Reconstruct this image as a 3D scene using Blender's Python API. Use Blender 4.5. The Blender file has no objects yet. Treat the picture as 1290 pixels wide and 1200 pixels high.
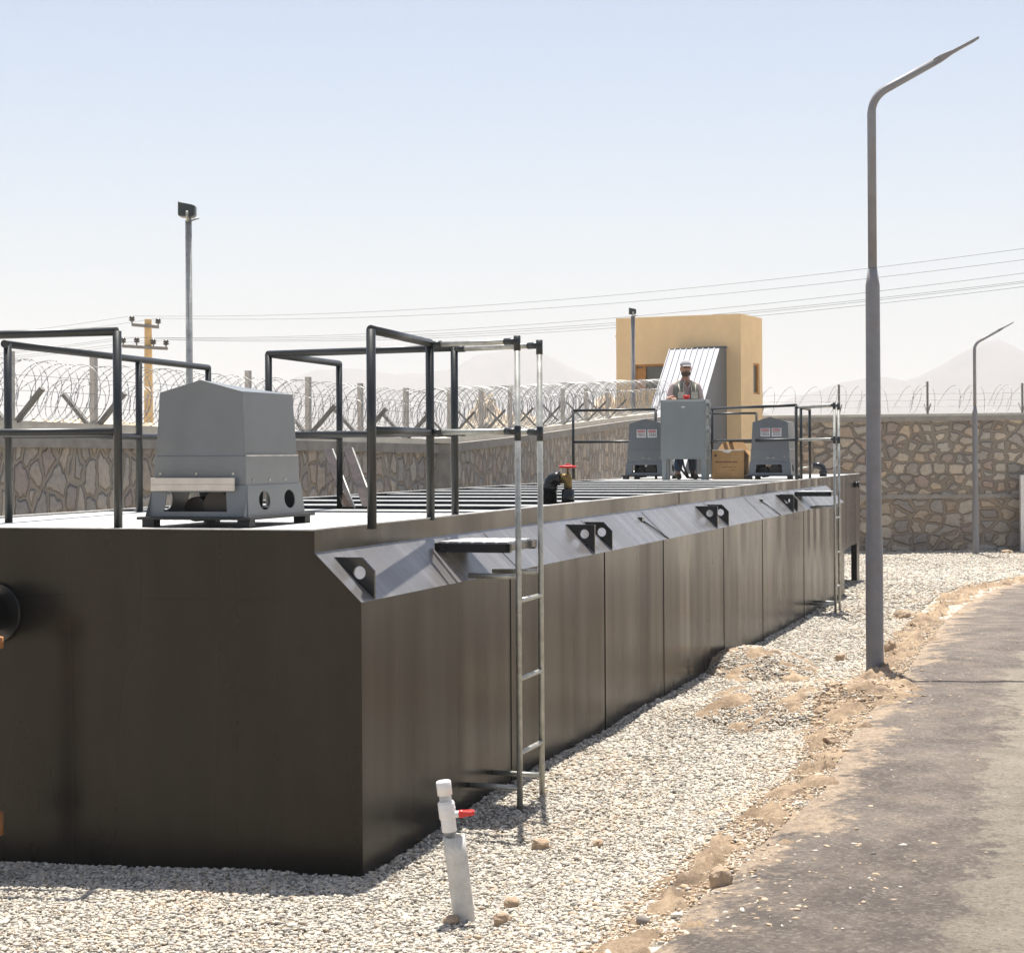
import bpy, math, random
import numpy as np
from mathutils import Vector, Matrix, noise
from mathutils.geometry import tessellate_polygon
random.seed(7)
R = math.radians
scene = bpy.context.scene
COL = scene.collection
# ------------------------------------------------------------------ camera model
F, H, HY, CX, ROLL = 2300.0, 2.27, 569.0, 645.0, 0.006
def un(px, py): return px + ROLL * (600 - py), py - ROLL * (CX - px)
def at(px, py, Y):
    x, y = un(px, py); return Vector(((x - CX) / F * Y, Y, H + (HY - y) / F * Y))
def onz(px, py, z):
    x, y = un(px, py); Y = F * (H - z) / (y - HY); return Vector(((x - CX) / F * Y, Y, z))
A = math.atan(746 / F); SA, CA = math.sin(A), math.cos(A)
C0 = Vector((-.830, 10.0, 0)); RZ = math.pi / 2 - A
DK = 1.84
def tl(u, v, z=0.): return Vector((C0.x + u * SA - v * CA, C0.y + u * CA + v * SA, z))
def lt(p):
    d = p - C0; return (d.x * SA + d.y * CA, -d.x * CA + d.y * SA)
def us(px, v, py=650):
    k = (un(px, py)[0] - CX) / F
    return (k * (C0.y + v * SA) - (C0.x - v * CA)) / (SA - k * CA)
def vs(px, u, py=650):
    k = (un(px, py)[0] - CX) / F
    return ((C0.x + u * SA) - k * (C0.y + u * CA)) / (CA + k * SA)
def sm(a, b, x):
    t = min(1, max(0, (x - a) / (b - a))); return t * t * (3 - 2 * t)
def ground(X, Y):
    u, v = lt(Vector((X, Y, 0)))
    z = .30 * sm(.9, 2.5, -v) * (1 - sm(17, 26, Y)) - .29 * sm(28, 42, Y)
    z -= (.055 + .03 * max(0, min(v, 4))) * (1 - sm(.4, 2.2, u)) * (1 - sm(.4, 1.6, -v))
    z += .02 * noise.noise(Vector((X * .9, Y * .6, 3))) + .008 * noise.noise(Vector((X * 3, Y * 3, 9)))
    d = math.hypot((X - PILE[0]) / .75, (Y - PILE[1]) / .9)
    if d < 2: z += .15 * math.exp(-d * d * 1.6)
    return z
PILE = (1.98, 15.6)
def gp(px, py):
    z = 0.
    for _ in range(12):
        p = onz(px, py, z); z = .5 * z + .5 * ground(p.x, p.y)
    return Vector((p.x, p.y, ground(p.x, p.y)))

# ------------------------------------------------------------------ object helpers
def link(o, parent=None):
    COL.objects.link(o)
    if parent: o.parent = parent
    return o
def tag(o, label=None, cat=None, group=None, kind=None):
    if label: o['label'] = label
    if cat: o['category'] = cat
    if group: o['group'] = group
    if kind: o['kind'] = kind
    return o
def empty(name, loc=(0, 0, 0), rz=0., label=None, cat=None, group=None):
    o = bpy.data.objects.new(name, None); o.location = loc; o.rotation_euler = (0, 0, rz); o.empty_display_size = .2
    link(o); return tag(o, label, cat, group)
def copy_tree(o, parent=None):
    c = o.copy(); COL.objects.link(c); c.parent = parent
    for ch in list(o.children): copy_tree(ch, c)
    return c
class MB:
    def __init__(s): s.v = []; s.f = []; s.sm = []
    def add(s, vs_, fs, smooth=False):
        n = len(s.v); s.v += [tuple(p) for p in vs_]; s.f += [tuple(i + n for i in f) for f in fs]; s.sm += [smooth] * len(fs)
    def box(s, x0, x1, y0, y1, z0, z1, M=None):
        P = [Vector((x, y, z)) for z in (z0, z1) for y in (y0, y1) for x in (x0, x1)]
        if M: P = [M @ p for p in P]
        s.add(P, [(0, 2, 3, 1), (4, 5, 7, 6), (0, 1, 5, 4), (2, 6, 7, 3), (0, 4, 6, 2), (1, 3, 7, 5)]); return s
    def loft(s, loops, cap=True, smooth=False):
        n = len(loops[0]); P = [p for l in loops for p in l]; fs = []
        for k in range(len(loops) - 1):
            for i in range(n):
                j = (i + 1) % n; fs.append((k * n + i, k * n + j, (k + 1) * n + j, (k + 1) * n + i))
        s.add(P, fs, smooth)
        if cap:
            s.add(loops[0], [tuple(range(n))[::-1]]); s.add(loops[-1], [tuple(range(n))])
        return s
    def tube(s, pts, r, n=10, cap=True):
        pts = [Vector(p) for p in pts]; rr = r if isinstance(r, (list, tuple)) else [r] * len(pts); loops = []; ref = None
        for i, p in enumerate(pts):
            a = pts[max(0, i - 1)]; b = pts[min(len(pts) - 1, i + 1)]; d = (b - a).normalized()
            if ref is None:
                ref = Vector((0, 0, 1)) if abs(d.z) < .9 else Vector((1, 0, 0))
            x = (ref - d * ref.dot(d)).normalized(); ref = x; y = d.cross(x)
            loops.append([p + (x * math.cos(t) + y * math.sin(t)) * rr[i] for t in [2 * math.pi * k / n for k in range(n)]])
        return s.loft(loops, cap, True)
    def plate(s, outer, holes, o, ax, ay, th):
        o = Vector(o); ax = Vector(ax); ay = Vector(ay); nn = ax.cross(ay).normalized() * th
        polys = [outer] + holes; flat = [p for q in polys for p in q]
        tri = tessellate_polygon([[Vector((p[0], p[1], 0)) for p in q] for q in polys])
        W = [o + ax * p[0] + ay * p[1] for p in flat]; n = len(W)
        s.add(W + [w + nn for w in W], [t for t in tri] + [tuple(i + n for i in t[::-1]) for t in tri]); b = len(s.v) - 2 * n; k = 0
        for q in polys:
            m = len(q)
            for i in range(m):
                j = (i + 1) % m; s.f.append((b + k + i, b + k + j, b + n + k + j, b + n + k + i)); s.sm.append(False)
            k += m
        return s
    def build(s, name, mat, parent=None, bevel=0, loc=None, fix=True):
        me = bpy.data.meshes.new(name); me.from_pydata(s.v, [], s.f)
        me.polygons.foreach_set('use_smooth', s.sm); me.update()
        if fix:
            import bmesh
            bm = bmesh.new(); bm.from_mesh(me); bmesh.ops.remove_doubles(bm, verts=bm.verts, dist=1e-5)
            bmesh.ops.recalc_face_normals(bm, faces=bm.faces); bm.to_mesh(me); bm.free()
        me.materials.append(mat); o = bpy.data.objects.new(name, me); link(o, parent)
        if loc is not None: o.location = loc
        if bevel:
            m = o.modifiers.new('b', 'BEVEL'); m.width = bevel; m.segments = 2; m.limit_method = 'ANGLE'; m.angle_limit = R(35)
        return o
def rebase(o, p):
    """move a mesh object's origin to p (its own coordinates)"""
    p = Vector(p); o.data.transform(Matrix.Translation(-p)); o.location = o.location + p; return o
def ellipse(cx, cy, a, b, n=24): return [(cx + a * math.cos(2 * math.pi * k / n), cy + b * math.sin(2 * math.pi * k / n)) for k in range(n)]

# ------------------------------------------------------------------ materials
class NT:
    def __init__(s, name):
        s.m = bpy.data.materials.new(name); s.m.use_nodes = True; s.t = s.m.node_tree; s.b = s.t.nodes['Principled BSDF']
    def n(s, typ, **kw):
        nd = s.t.nodes.new(typ)
        for k, v in kw.items():
            if k in nd.bl_rna.properties and not k in nd.inputs: setattr(nd, k, v)
            else: nd.inputs[k.replace('_', ' ')].default_value = v
        return nd
    def l(s, a, b): s.t.links.new(a, b)
    def coord(s, scale=(1, 1, 1), kind='Object'):
        tc = s.n('ShaderNodeTexCoord'); mp = s.n('ShaderNodeMapping'); mp.inputs['Scale'].default_value = scale
        s.l(tc.outputs[kind], mp.inputs['Vector']); return mp.outputs[0]
    def noise(s, vec, scale, detail=4, rough=.6):
        nd = s.n('ShaderNodeTexNoise'); nd.inputs['Scale'].default_value = scale; nd.inputs['Detail'].default_value = detail; nd.inputs['Roughness'].default_value = rough
        s.l(vec, nd.inputs['Vector']); return nd.outputs[0]
    def ramp(s, fac, stops):
        r = s.n('ShaderNodeValToRGB'); e = r.color_ramp.elements
        while len(e) < len(stops): e.new(.5)
        for k, (p, c) in enumerate(stops):
            e[k].position = p; e[k].color = (*c, 1) if len(c) == 3 else c
        s.l(fac, r.inputs[0]); return r.outputs[0]
    def mix(s, fac, a, b, mode='MIX'):
        m = s.n('ShaderNodeMix', data_type='RGBA', blend_type=mode)
        for sock, val in ((m.inputs[0], fac), (m.inputs[6], a), (m.inputs[7], b)):
            if hasattr(val, 'links'): s.l(val, sock)
            elif isinstance(val, tuple): sock.default_value = (*val, 1)
            else: sock.default_value = val
        return m.outputs[2]
    def bump(s, h, strength=.3, dist=.01, normal=None):
        b = s.n('ShaderNodeBump'); b.inputs['Strength'].default_value = strength; b.inputs['Distance'].default_value = dist
        s.l(h, b.inputs['Height'])
        if normal is not None: s.l(normal, b.inputs['Normal'])
        return b.outputs[0]
    def out(s, base=None, rough=None, metal=None, normal=None, spec=None):
        for k, v in (('Base Color', base), ('Roughness', rough), ('Metallic', metal), ('Normal', normal), ('Specular IOR Level', spec)):
            if v is None: continue
            if hasattr(v, 'links'): s.l(v, s.b.inputs[k])
            elif isinstance(v, tuple): s.b.inputs[k].default_value = (*v, 1)
            else: s.b.inputs[k].default_value = v
        return s.m
def simple(name, c, rough=.5, metal=0., var=.12, scale=6., bump=.15, bdist=.003, spec=None, dirt=None):
    t = NT(name); v = t.coord(); n = t.noise(v, scale, 6, .65)
    lo = tuple(x * (1 - var) for x in c); hi = tuple(min(1, x * (1 + var)) for x in c)
    col = t.ramp(n, [(.3, lo), (.7, hi)])
    if dirt:
        n2 = t.noise(v, scale * .35, 8, .7); col = t.mix(t.ramp(n2, [(.5, (0, 0, 0)), (.72, (dirt[1],) * 3)]), col, dirt[0])
    nb = t.noise(v, scale * 9, 3)
    r = t.n('ShaderNodeMapRange'); t.l(n, r.inputs[0]); r.inputs[3].default_value = max(.02, rough - .08); r.inputs[4].default_value = min(1, rough + .1)
    return t.out(col, r.outputs[0], metal, t.bump(nb, bump, bdist), spec)

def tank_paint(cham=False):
    t = NT('dust and painted sky sheen' if cham else 'black tank paint'); v = t.coord((1, 1, 1))
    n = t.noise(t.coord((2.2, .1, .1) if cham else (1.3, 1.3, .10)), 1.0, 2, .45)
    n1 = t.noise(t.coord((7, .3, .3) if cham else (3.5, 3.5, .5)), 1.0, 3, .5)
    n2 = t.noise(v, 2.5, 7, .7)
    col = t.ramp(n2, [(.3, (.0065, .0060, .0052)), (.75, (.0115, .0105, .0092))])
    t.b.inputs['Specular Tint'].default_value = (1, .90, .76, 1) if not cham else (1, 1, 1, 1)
    d0, d1 = (.65, .95) if cham else (0., .07)  # shoulder: settled dust, made heavier so its grey also paints in sky reflection
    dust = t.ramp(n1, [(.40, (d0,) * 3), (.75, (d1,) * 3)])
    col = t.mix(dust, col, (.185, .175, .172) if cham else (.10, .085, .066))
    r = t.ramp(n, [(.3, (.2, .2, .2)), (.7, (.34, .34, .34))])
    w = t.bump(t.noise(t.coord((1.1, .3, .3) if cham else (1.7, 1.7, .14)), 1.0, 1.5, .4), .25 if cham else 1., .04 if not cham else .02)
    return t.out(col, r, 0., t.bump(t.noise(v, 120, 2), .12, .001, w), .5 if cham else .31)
M = {}
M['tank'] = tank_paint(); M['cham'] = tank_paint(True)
M['beamt'] = simple('beam top with painted sky glare', (.30, .30, .29), .5, 0, .3, 9, .2, .002)  # light grey paints the low sky's glare onto the black beam tops
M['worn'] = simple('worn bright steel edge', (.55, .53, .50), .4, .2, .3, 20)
M['rail'] = simple('dark painted pipe', (.016, .019, .019), .36, 0, .2, 8, .1, .001)
M['blk'] = simple('gloss black steel', (.012, .012, .012), .22, 0, .3, 9, .15, .002)
M['beam'] = simple('black painted channel', (.02, .02, .02), .30, 0, .3, 5, .15, .002)
M['galv'] = simple('galvanised pipe', (.42, .42, .38), .42, .55, .25, 14, .2, .002, dirt=((.16, .13, .10), .6))
M['cover'] = simple('grey fibreglass', (.155, .168, .176), .30, 0, .08, 3, .25, .004, dirt=((.22, .20, .17), .25))
M['cab'] = simple('grey cabinet enamel', (.26, .28, .275), .42, 0, .06, 3, .1, .001)
M['pole'] = simple('grey pole paint', (.205, .205, .215), .48, 0, .12, 7, .15, .002, dirt=((.24, .17, .14), .5))
M['dark'] = simple('dark iron', (.02, .02, .02), .5, .2)
M['motor'] = simple('dark motor casing', (.03, .022, .016), .4, 0)
M['white'] = simple('white plastic', (.72, .70, .68), .4, 0, .05, 8)
M['pvcold'] = simple('scuffed white plastic sleeve', (.55, .53, .49), .55, 0, .2, 14, .3, .003, dirt=((.25, .22, .18), .6))
M['pvcgrey'] = simple('grey plastic pipe', (.23, .23, .23), .45)
M['red'] = simple('red plastic', (.55, .02, .015), .35, 0, .1)
M['brass'] = simple('dusty brass', (.22, .15, .05), .45, .5, .3, 20)
M['signw'] = simple('white sign face', (.75, .75, .73), .4)
M['signr'] = simple('red sign header', (.50, .03, .04), .4)
M['ink'] = simple('dark print', (.03, .03, .03), .6)
M['inkb'] = simple('brown print on card', (.10, .05, .025), .8)
M['card'] = simple('cardboard', (.40, .235, .10), .85, 0, .12, 10, .2, .003)
M['torn'] = simple('torn card edge', (.75, .70, .62), .9)
M['plaster'] = simple('beige render', (.80, .585, .33), .9, 0, .06, 2.2, .3, .004, dirt=((.66, .49, .30), .4))
M['orange'] = simple('orange wood frame', (.42, .19, .045), .6, 0, .2)
M['pane'] = simple('dusty window glass', (.13, .13, .11), .15, 0, .2, 2)
M['conc'] = simple('grey concrete coping', (.30, .275, .24), .9, 0, .2, 6, .5, .01, dirt=((.16, .14, .12), .6))
M['concl'] = simple('pale cement ledge', (.62, .57, .48), .9, 0, .12, 5, .5, .01)
M['post'] = simple('concrete post', (.50, .46, .41), .9, 0, .15, 9, .4, .005)
M['angle'] = simple('angle iron', (.20, .19, .175), .7, .2, .2)
M['wire'] = simple('razor wire steel', (.34, .34, .33), .45, .6, .2)
M['cable'] = simple('overhead cable', (.05, .05, .05), .6)
M['util'] = simple('ochre utility pole', (.58, .40, .19), .85, 0, .12, 5)
M['ins'] = simple('dark insulator', (.04, .035, .03), .3)
M['sheet'] = simple('ribbed white steel sheet', (.52, .52, .54), .5, 0, .08, 5)
M['sheetg'] = simple('grey steel side sheet', (.125, .135, .145), .45, 0, .1)
M['flood'] = simple('floodlight housing', (.03, .04, .04), .4)
M['glass'] = simple('lamp glass', (.35, .37, .36), .1)
M['wood'] = simple('pale wood board', (.55, .50, .44), .7, 0, .1, 12, .3, .002)
M['rust'] = simple('rusty orange pipe', (.40, .17, .06), .6)
M['doorw'] = simple('white door frame', (.7, .68, .64), .5)
M['doorr'] = simple('dark red door', (.16, .02, .02), .5)
M['plateM'] = simple('mottled steel plate', (.05, .036, .028), .16, .3, .7, 5)
M['cableb'] = simple('black rubber', (.015, .015, .015), .5)
def rocky(name, c1, c2, sc=9):
    t = NT(name); v = t.coord(); n = t.noise(v, sc, 6, .7)
    return t.out(t.ramp(n, [(.3, c1), (.7, c2)]), .95, 0., t.bump(t.noise(v, sc * 4, 6, .7), .6, .02))
M['rock'] = rocky('tan rock', (.28, .19, .12), (.52, .40, .28))
M['rubble'] = rocky('pale rubble', (.48, .38, .27), (.72, .60, .45), 2)

def stone_mat(name, su, sv, seed, cols, mortar, contrast=1.):
    t = NT(name)
    tc = t.n('ShaderNodeTexCoord'); mp = t.n('ShaderNodeMapping'); mp.inputs['Scale'].default_value = (1 / su, 1 / sv, 1); mp.inputs['Location'].default_value = (seed, seed * 1.7, 0)
    t.l(tc.outputs['UV'], mp.inputs[0]); base = mp.outputs[0]
    nz = t.n('ShaderNodeTexNoise', noise_dimensions='2D'); nz.inputs['Scale'].default_value = 1.6; nz.inputs['Detail'].default_value = 3; t.l(base, nz.inputs['Vector'])
    ma = t.n('ShaderNodeVectorMath', operation='MULTIPLY_ADD'); t.l(nz.outputs['Color'], ma.inputs[0]); ma.inputs[1].default_value = (.5, .42, 0); t.l(base, ma.inputs[2])
    w = ma.outputs[0]
    def vor(feat):
        vn = t.n('ShaderNodeTexVoronoi', voronoi_dimensions='2D', feature=feat); vn.inputs['Scale'].default_value = 1; vn.inputs['Randomness'].default_value = .93; t.l(w, vn.inputs['Vector']); return vn
    ve = vor('DISTANCE_TO_EDGE'); vc = vor('F1')
    sep = t.n('ShaderNodeSeparateColor'); t.l(vc.outputs['Color'], sep.inputs[0])
    col = t.ramp(sep.outputs[0], [(i / (len(cols) - 1), c) for i, c in enumerate(cols)])
    fine = t.noise(t.coord((1, 1, 1), 'UV'), 14, 7, .7)
    col = t.mix(.7, col, t.ramp(fine, [(.25, (.55, .52, .5)), (.5, (.95, .95, .95)), (.8, (1.25, 1.2, 1.1))]), 'MULTIPLY')
    wid = t.n('ShaderNodeMath', operation='MULTIPLY_ADD'); t.l(sep.outputs[1], wid.inputs[0]); wid.inputs[1].default_value = .16; wid.inputs[2].default_value = .0
    df = t.n('ShaderNodeMath', operation='SUBTRACT'); t.l(ve.outputs['Distance'], df.inputs[0]); t.l(wid.outputs[0], df.inputs[1])
    mask = t.ramp(df.outputs[0], [(0, (.75, .75, .75)), (.09, (0, 0, 0))])
    mcol = t.mix(t.noise(t.coord((1, 1, 1), 'UV'), 2.2, 4), mortar, tuple(x * .68 for x in mortar))
    col = t.mix(mask, col, mcol)
    big = t.noise(t.coord((1, 1, 1), 'UV'), .5, 3)
    col = t.mix(.6, col, t.ramp(big, [(.3, (.75, .72, .7)), (.7, (1.1, 1.06, 1.0))]), 'MULTIPLY')
    hgt = t.ramp(df.outputs[0], [(0, (0, 0, 0)), (.09, (.8, .8, .8)), (.35, (1, 1, 1))])
    b = t.bump(hgt, 1., .06); b = t.bump(fine, .5, .02, b)
    return t.out(col, .93, 0., b)
cs = [(.42, .36, .28), (.30, .265, .22), (.52, .45, .35), (.38, .28, .19), (.44, .40, .34), (.26, .235, .20), (.33, .24, .19), (.52, .41, .27)]
M['stoneL'] = stone_mat('tall rubble stone', .20, .34, 3, [tuple(.17 + x * .75 for x in c) for c in cs], (.38, .335, .275))
M['stoneR'] = stone_mat('rubble stone', .36, .24, 11, [tuple(.08 + x * .95 for x in c) for c in cs], (.24, .21, .17))
M['stoneB'] = stone_mat('rubble stone in brown mortar', .44, .28, 23, [tuple(.08 + x * .85 for x in c) for c in cs], (.34, .265, .19))

def gravel_mat(base):
    t = NT('gravel bed' if base else 'gravel stone'); v = t.coord()
    if base:
        vo = t.n('ShaderNodeTexVoronoi'); vo.inputs['Scale'].default_value = 28; t.l(v, vo.inputs['Vector'])
        sp = t.n('ShaderNodeSeparateColor'); t.l(vo.outputs['Color'], sp.inputs[0])
        c = t.ramp(sp.outputs[0], [(0, (.17, .15, .125)), (.4, (.34, .305, .25)), (.75, (.50, .45, .375)), (1, (.60, .55, .47))])
        n = t.noise(v, .8, 5); c = t.mix(t.ramp(n, [(.5, (0, 0, 0)), (.75, (.5, .5, .5))]), c, (.50, .37, .235))
        b = t.bump(vo.outputs['Distance'], -.9 if False else .9, .02)
        return t.out(c, .95, 0., b)
    at_ = t.n('ShaderNodeAttribute'); at_.attribute_name = 'tone'
    n = t.noise(v, 60, 4); c = t.mix(.35, at_.outputs['Color'], t.ramp(n, [(.3, (.7, .7, .7)), (.7, (1.15, 1.15, 1.15))]), 'MULTIPLY')
    return t.out(c, .85)
M['gbed'] = gravel_mat(True); M['gstone'] = gravel_mat(False)
def dirt_mat():
    t = NT('tan dirt'); v = t.coord(); n = t.noise(v, 3, 8, .7); n2 = t.noise(v, 22, 8, .75)
    c = t.ramp(n, [(.30, (.16, .115, .08)), (.45, (.30, .215, .14)), (.58, (.43, .32, .21)), (.75, (.53, .41, .29))])
    c = t.mix(.6, c, t.ramp(n2, [(.3, (.6, .58, .55)), (.65, (1.15, 1.12, 1.1))]), 'MULTIPLY')
    return t.out(c, .97, 0., t.bump(n2, .9, .03))
M['dirt'] = dirt_mat()
def road_mat():
    t = NT('worn dusty asphalt'); v = t.coord()
    st = t.noise(t.coord((1.2, .9, 1)), 1.5, 8, .72); n2 = t.noise(v, 60, 6, .85); n3 = t.noise(v, 2.3, 7, .7); n4 = t.noise(v, 9, 8, .8)
    c = t.ramp(st, [(.3, (.080, .064, .053)), (.47, (.130, .105, .087)), (.6, (.20, .163, .132)), (.75, (.29, .24, .19))])
    c = t.mix(t.ramp(n3, [(.50, (0, 0, 0)), (.62, (.45, .45, .45))]), c, (.235, .185, .138))
    c = t.mix(t.ramp(n4, [(.56, (0, 0, 0)), (.66, (.5, .5, .5))]), c, (.075, .065, .058))
    at_ = t.n('ShaderNodeAttribute'); at_.attribute_name = 'dust'
    md = t.n('ShaderNodeMath', operation='MULTIPLY_ADD'); t.l(st, md.inputs[0]); md.inputs[1].default_value = .9; t.l(at_.outputs['Fac'], md.inputs[2])
    ma = t.n('ShaderNodeMath', operation='MULTIPLY_ADD'); t.l(n4, ma.inputs[0]); ma.inputs[1].default_value = .5; t.l(md.outputs[0], ma.inputs[2])
    dc = t.ramp(n3, [(.3, (.20, .17, .125)), (.55, (.27, .235, .178)), (.75, (.34, .30, .23))])
    c = t.mix(t.ramp(ma.outputs[0], [(.93, (0, 0, 0)), (1., (.9, .9, .9))]), c, dc)
    sa = t.n('ShaderNodeAttribute'); sa.attribute_name = 'spill'
    m1 = t.n('ShaderNodeMath', operation='MULTIPLY_ADD'); t.l(n3, m1.inputs[0]); m1.inputs[1].default_value = 1.6; t.l(sa.outputs['Fac'], m1.inputs[2])
    m2 = t.n('ShaderNodeMath', operation='MULTIPLY_ADD'); t.l(n4, m2.inputs[0]); m2.inputs[1].default_value = 1.0; t.l(m1.outputs[0], m2.inputs[2])
    c = t.mix(t.ramp(m2.outputs[0], [(.8, (0, 0, 0)), (1., (.9, .9, .9))]), c, t.ramp(n4, [(.35, (.30, .215, .145)), (.65, (.50, .385, .27))]))
    vo = t.n('ShaderNodeTexVoronoi'); vo.inputs['Scale'].default_value = 55; t.l(v, vo.inputs['Vector']); sp = t.n('ShaderNodeSeparateColor'); t.l(vo.outputs['Color'], sp.inputs[0])
    c = t.mix(t.ramp(sp.outputs[0], [(.80, (0, 0, 0)), (.84, (.3, .3, .3))]), c, (.36, .32, .26)); c = t.mix(t.ramp(sp.outputs[1], [(.80, (0, 0, 0)), (.84, (.3, .3, .3))]), c, (.06, .05, .045))
    c = t.mix(.8, c, t.ramp(n2, [(.3, (.55, .55, .55)), (.5, (1, 1, 1)), (.72, (1.55, 1.5, 1.45))]), 'MULTIPLY')
    return t.out(c, .93, 0., t.bump(n2, .9, .012, t.bump(n4, .8, .03)))
M['road'] = road_mat()
def grate_mat():
    t = NT('expanded galvanised mesh'); v = t.coord()
    w1 = t.n('ShaderNodeTexVoronoi', feature='DISTANCE_TO_EDGE'); w1.inputs['Scale'].default_value = 22; w1.inputs['Randomness'].default_value = .25; t.l(t.coord((1, .55, 1)), w1.inputs['Vector'])
    c = t.ramp(w1.outputs['Distance'], [(.08, (.80, .79, .75)), (.16, (.30, .29, .27))])
    return t.out(c, .45, .1, t.bump(w1.outputs['Distance'], -.8 if False else .8, .01))
M['grate'] = grate_mat()
M['sand'] = rocky('pale desert sand', (.48, .40, .31), (.62, .54, .43), .02)
M['hill'] = rocky('bare mountain rock', (.11, .09, .09), (.19, .16, .155), .01)

# ------------------------------------------------------------------ terrain
def sheet(name, X, Y, zf, mat, lift=0):
    nx, ny = len(X), len(Y); P = [(x, y, zf(x, y) + lift) for y in Y for x in X]
    fs = [(j * nx + i, j * nx + i + 1, (j + 1) * nx + i + 1, (j + 1) * nx + i) for j in range(ny - 1) for i in range(nx - 1)]
    m = MB(); m.add(P, fs, True); return m.build(name, mat, fix=False)
xs = list(np.arange(-14, -5, .6)) + list(np.arange(-5, 9, .1)) + list(np.arange(9, 22, .4))
ys = [-3, 0, 2, 4, 5, 6] + list(np.arange(6.6, 22, .1)) + list(np.arange(22, 48.5, .25))
tag(sheet('gravel_ground', xs, ys, ground, M['gbed']), kind='structure')
def far_z(x, y):
    r = math.hypot(x, y - 20)
    return -.45 - .00002 * r + (.6 * noise.noise(Vector((x * .004, y * .004, 0))) if r > 150 else 0)
g = [-9000, -6000, -3500, -2000, -1000, -500, -200, -90, -40, -14, 0, 22, 50, 100, 220, 500, 1000, 2000, 3500, 6000, 9000]
tag(sheet('desert_ground', g, [-400, -100, -3, 20, 48.4, 70, 120, 200, 400, 700, 1000, 1500, 2200, 3200, 4500, 6500, 9000], far_z, M['sand'], -.15), kind='structure')

# road edge polylines (photo pixels -> ground)
EDGE = [(700, 1290), (830, 1200), (868, 1150), (905, 1115), (960, 1068), (1003, 1030), (1040, 992), (1062, 955), (1085, 915), (1112, 880), (1140, 850), (1165, 815), (1195, 780), (1235, 752), (1290, 735), (1400, 722)]
LANE = [(1120, 1290), (1172, 1200), (1195, 1120), (1212, 1040), (1236, 960), (1250, 900), (1265, 850), (1292, 812), (1360, 775), (1480, 752)]
GRAV = [(560, 1290), (735, 1200), (800, 1140), (850, 1095), (905, 1050), (950, 1015), (990, 980), (1012, 950), (1015, 922), (1035, 892), (1075, 862), (1105, 835), (1130, 800), (1165, 765), (1205, 742), (1290, 727), (1400, 716)]
def smoothline(pts, step=.12):
    P = [gp(*p) for p in pts]; out = []
    for i in range(len(P) - 1):
        p0 = P[max(0, i - 1)]; p1 = P[i]; p2 = P[i + 1]; p3 = P[min(len(P) - 1, i + 2)]; n = max(2, int((p2 - p1).length / step))
        for k in range(n):
            t = k / n; out.append(.5 * ((2 * p1) + (p2 - p0) * t + (2 * p0 - 5 * p1 + 4 * p2 - p3) * t * t + (3 * p1 - p0 - 3 * p2 + p3) * t ** 3))
    return out + [P[-1]]
def strip(name, left, right_x, mat, lift, cols=22):
    m = MB(); P = []
    for p in left:
        jx = .035 * noise.noise(Vector((p.x * 3, p.y * 3, 5))) + .05 * noise.noise(Vector((p.x, p.y, 8)))
        for k in range(cols):
            t = (k / (cols - 1)) ** 1.3; x = p.x + jx + (right_x - p.x) * t
            P.append((x, p.y, ground(x, p.y) + lift))
    n = len(left); m.add(P, [(j * cols + i, j * cols + i + 1, (j + 1) * cols + i + 1, (j + 1) * cols + i) for j in range(n - 1) for i in range(cols - 1)], True)
    return m.build(name, mat, fix=False)
edge = smoothline(EDGE); lane = smoothline(LANE)
ys_ = None
road = tag(strip('road', edge, 21.5, M['road'], .012, 90), kind='structure')
ln = sorted(lane, key=lambda p: p.y); lx, ly = [p.x for p in ln], [p.y for p in ln]
ad = road.data.attributes.new('dust', 'FLOAT', 'POINT')
ad.data.foreach_set('value', np.array([min(.75, max(-.55, (v.co.x - np.interp(v.co.y, ly, lx)) * .75 + .20)) for v in road.data.vertices], dtype=np.float32))
eg = sorted(edge, key=lambda p: p.y); egx, egy = [p.x for p in eg], [p.y for p in eg]
asp = road.data.attributes.new('spill', 'FLOAT', 'POINT')
asp.data.foreach_set('value', np.array([max(-1.4, -.22 - (v.co.x - np.interp(v.co.y, egy, egx)) * 1.1) for v in road.data.vertices], dtype=np.float32))
# dirt verge: lumpy strip whose sides dip below gravel and road
grav = smoothline(GRAV)
def resamp(L, n):
    d = [0]
    for i in range(1, len(L)): d.append(d[-1] + (L[i] - L[i - 1]).length)
    out = []; j = 0
    for k in range(n):
        s = d[-1] * k / (n - 1)
        while j < len(d) - 2 and d[j + 1] < s: j += 1
        t = (s - d[j]) / max(1e-6, d[j + 1] - d[j]); out.append(L[j].lerp(L[j + 1], min(1, max(0, t))))
    return out
N1, N2 = 620, 34
a_, b_ = resamp(grav, N1), resamp(edge, N1)
for i in range(N1):
    wv = .22 * noise.fractal(Vector((a_[i].y * .9, 3, 1)), 1, 2, 4); a_[i].x += wv; b_[i].x += .16 * noise.fractal(Vector((b_[i].y * 1.1, 7, 4)), 1, 2, 4); P = []
for i in range(N1):
    for k in range(N2):
        t = -.35 + 1.6 * k / (N2 - 1); p = a_[i].lerp(b_[i], t)
        e = max(0, 1 - abs(t - .5) / .75); nz = noise.fractal(Vector((p.x * 4.5, p.y * 3.0, 2)), .8, 2, 6)
        n2 = noise.fractal(Vector((p.x * 11, p.y * 11, 7)), 1, 2, 3)
        P.append((p.x, p.y, ground(p.x, p.y) - .075 + .095 * e ** .7 + .085 * nz + .038 * n2))
m = MB(); m.add(P, [(j * N2 + i, j * N2 + i + 1, (j + 1) * N2 + i + 1, (j + 1) * N2 + i) for j in range(N1 - 1) for i in range(N2 - 1)], True)
tag(m.build('dirt_verge', M['dirt'], fix=False), kind='structure')
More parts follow.
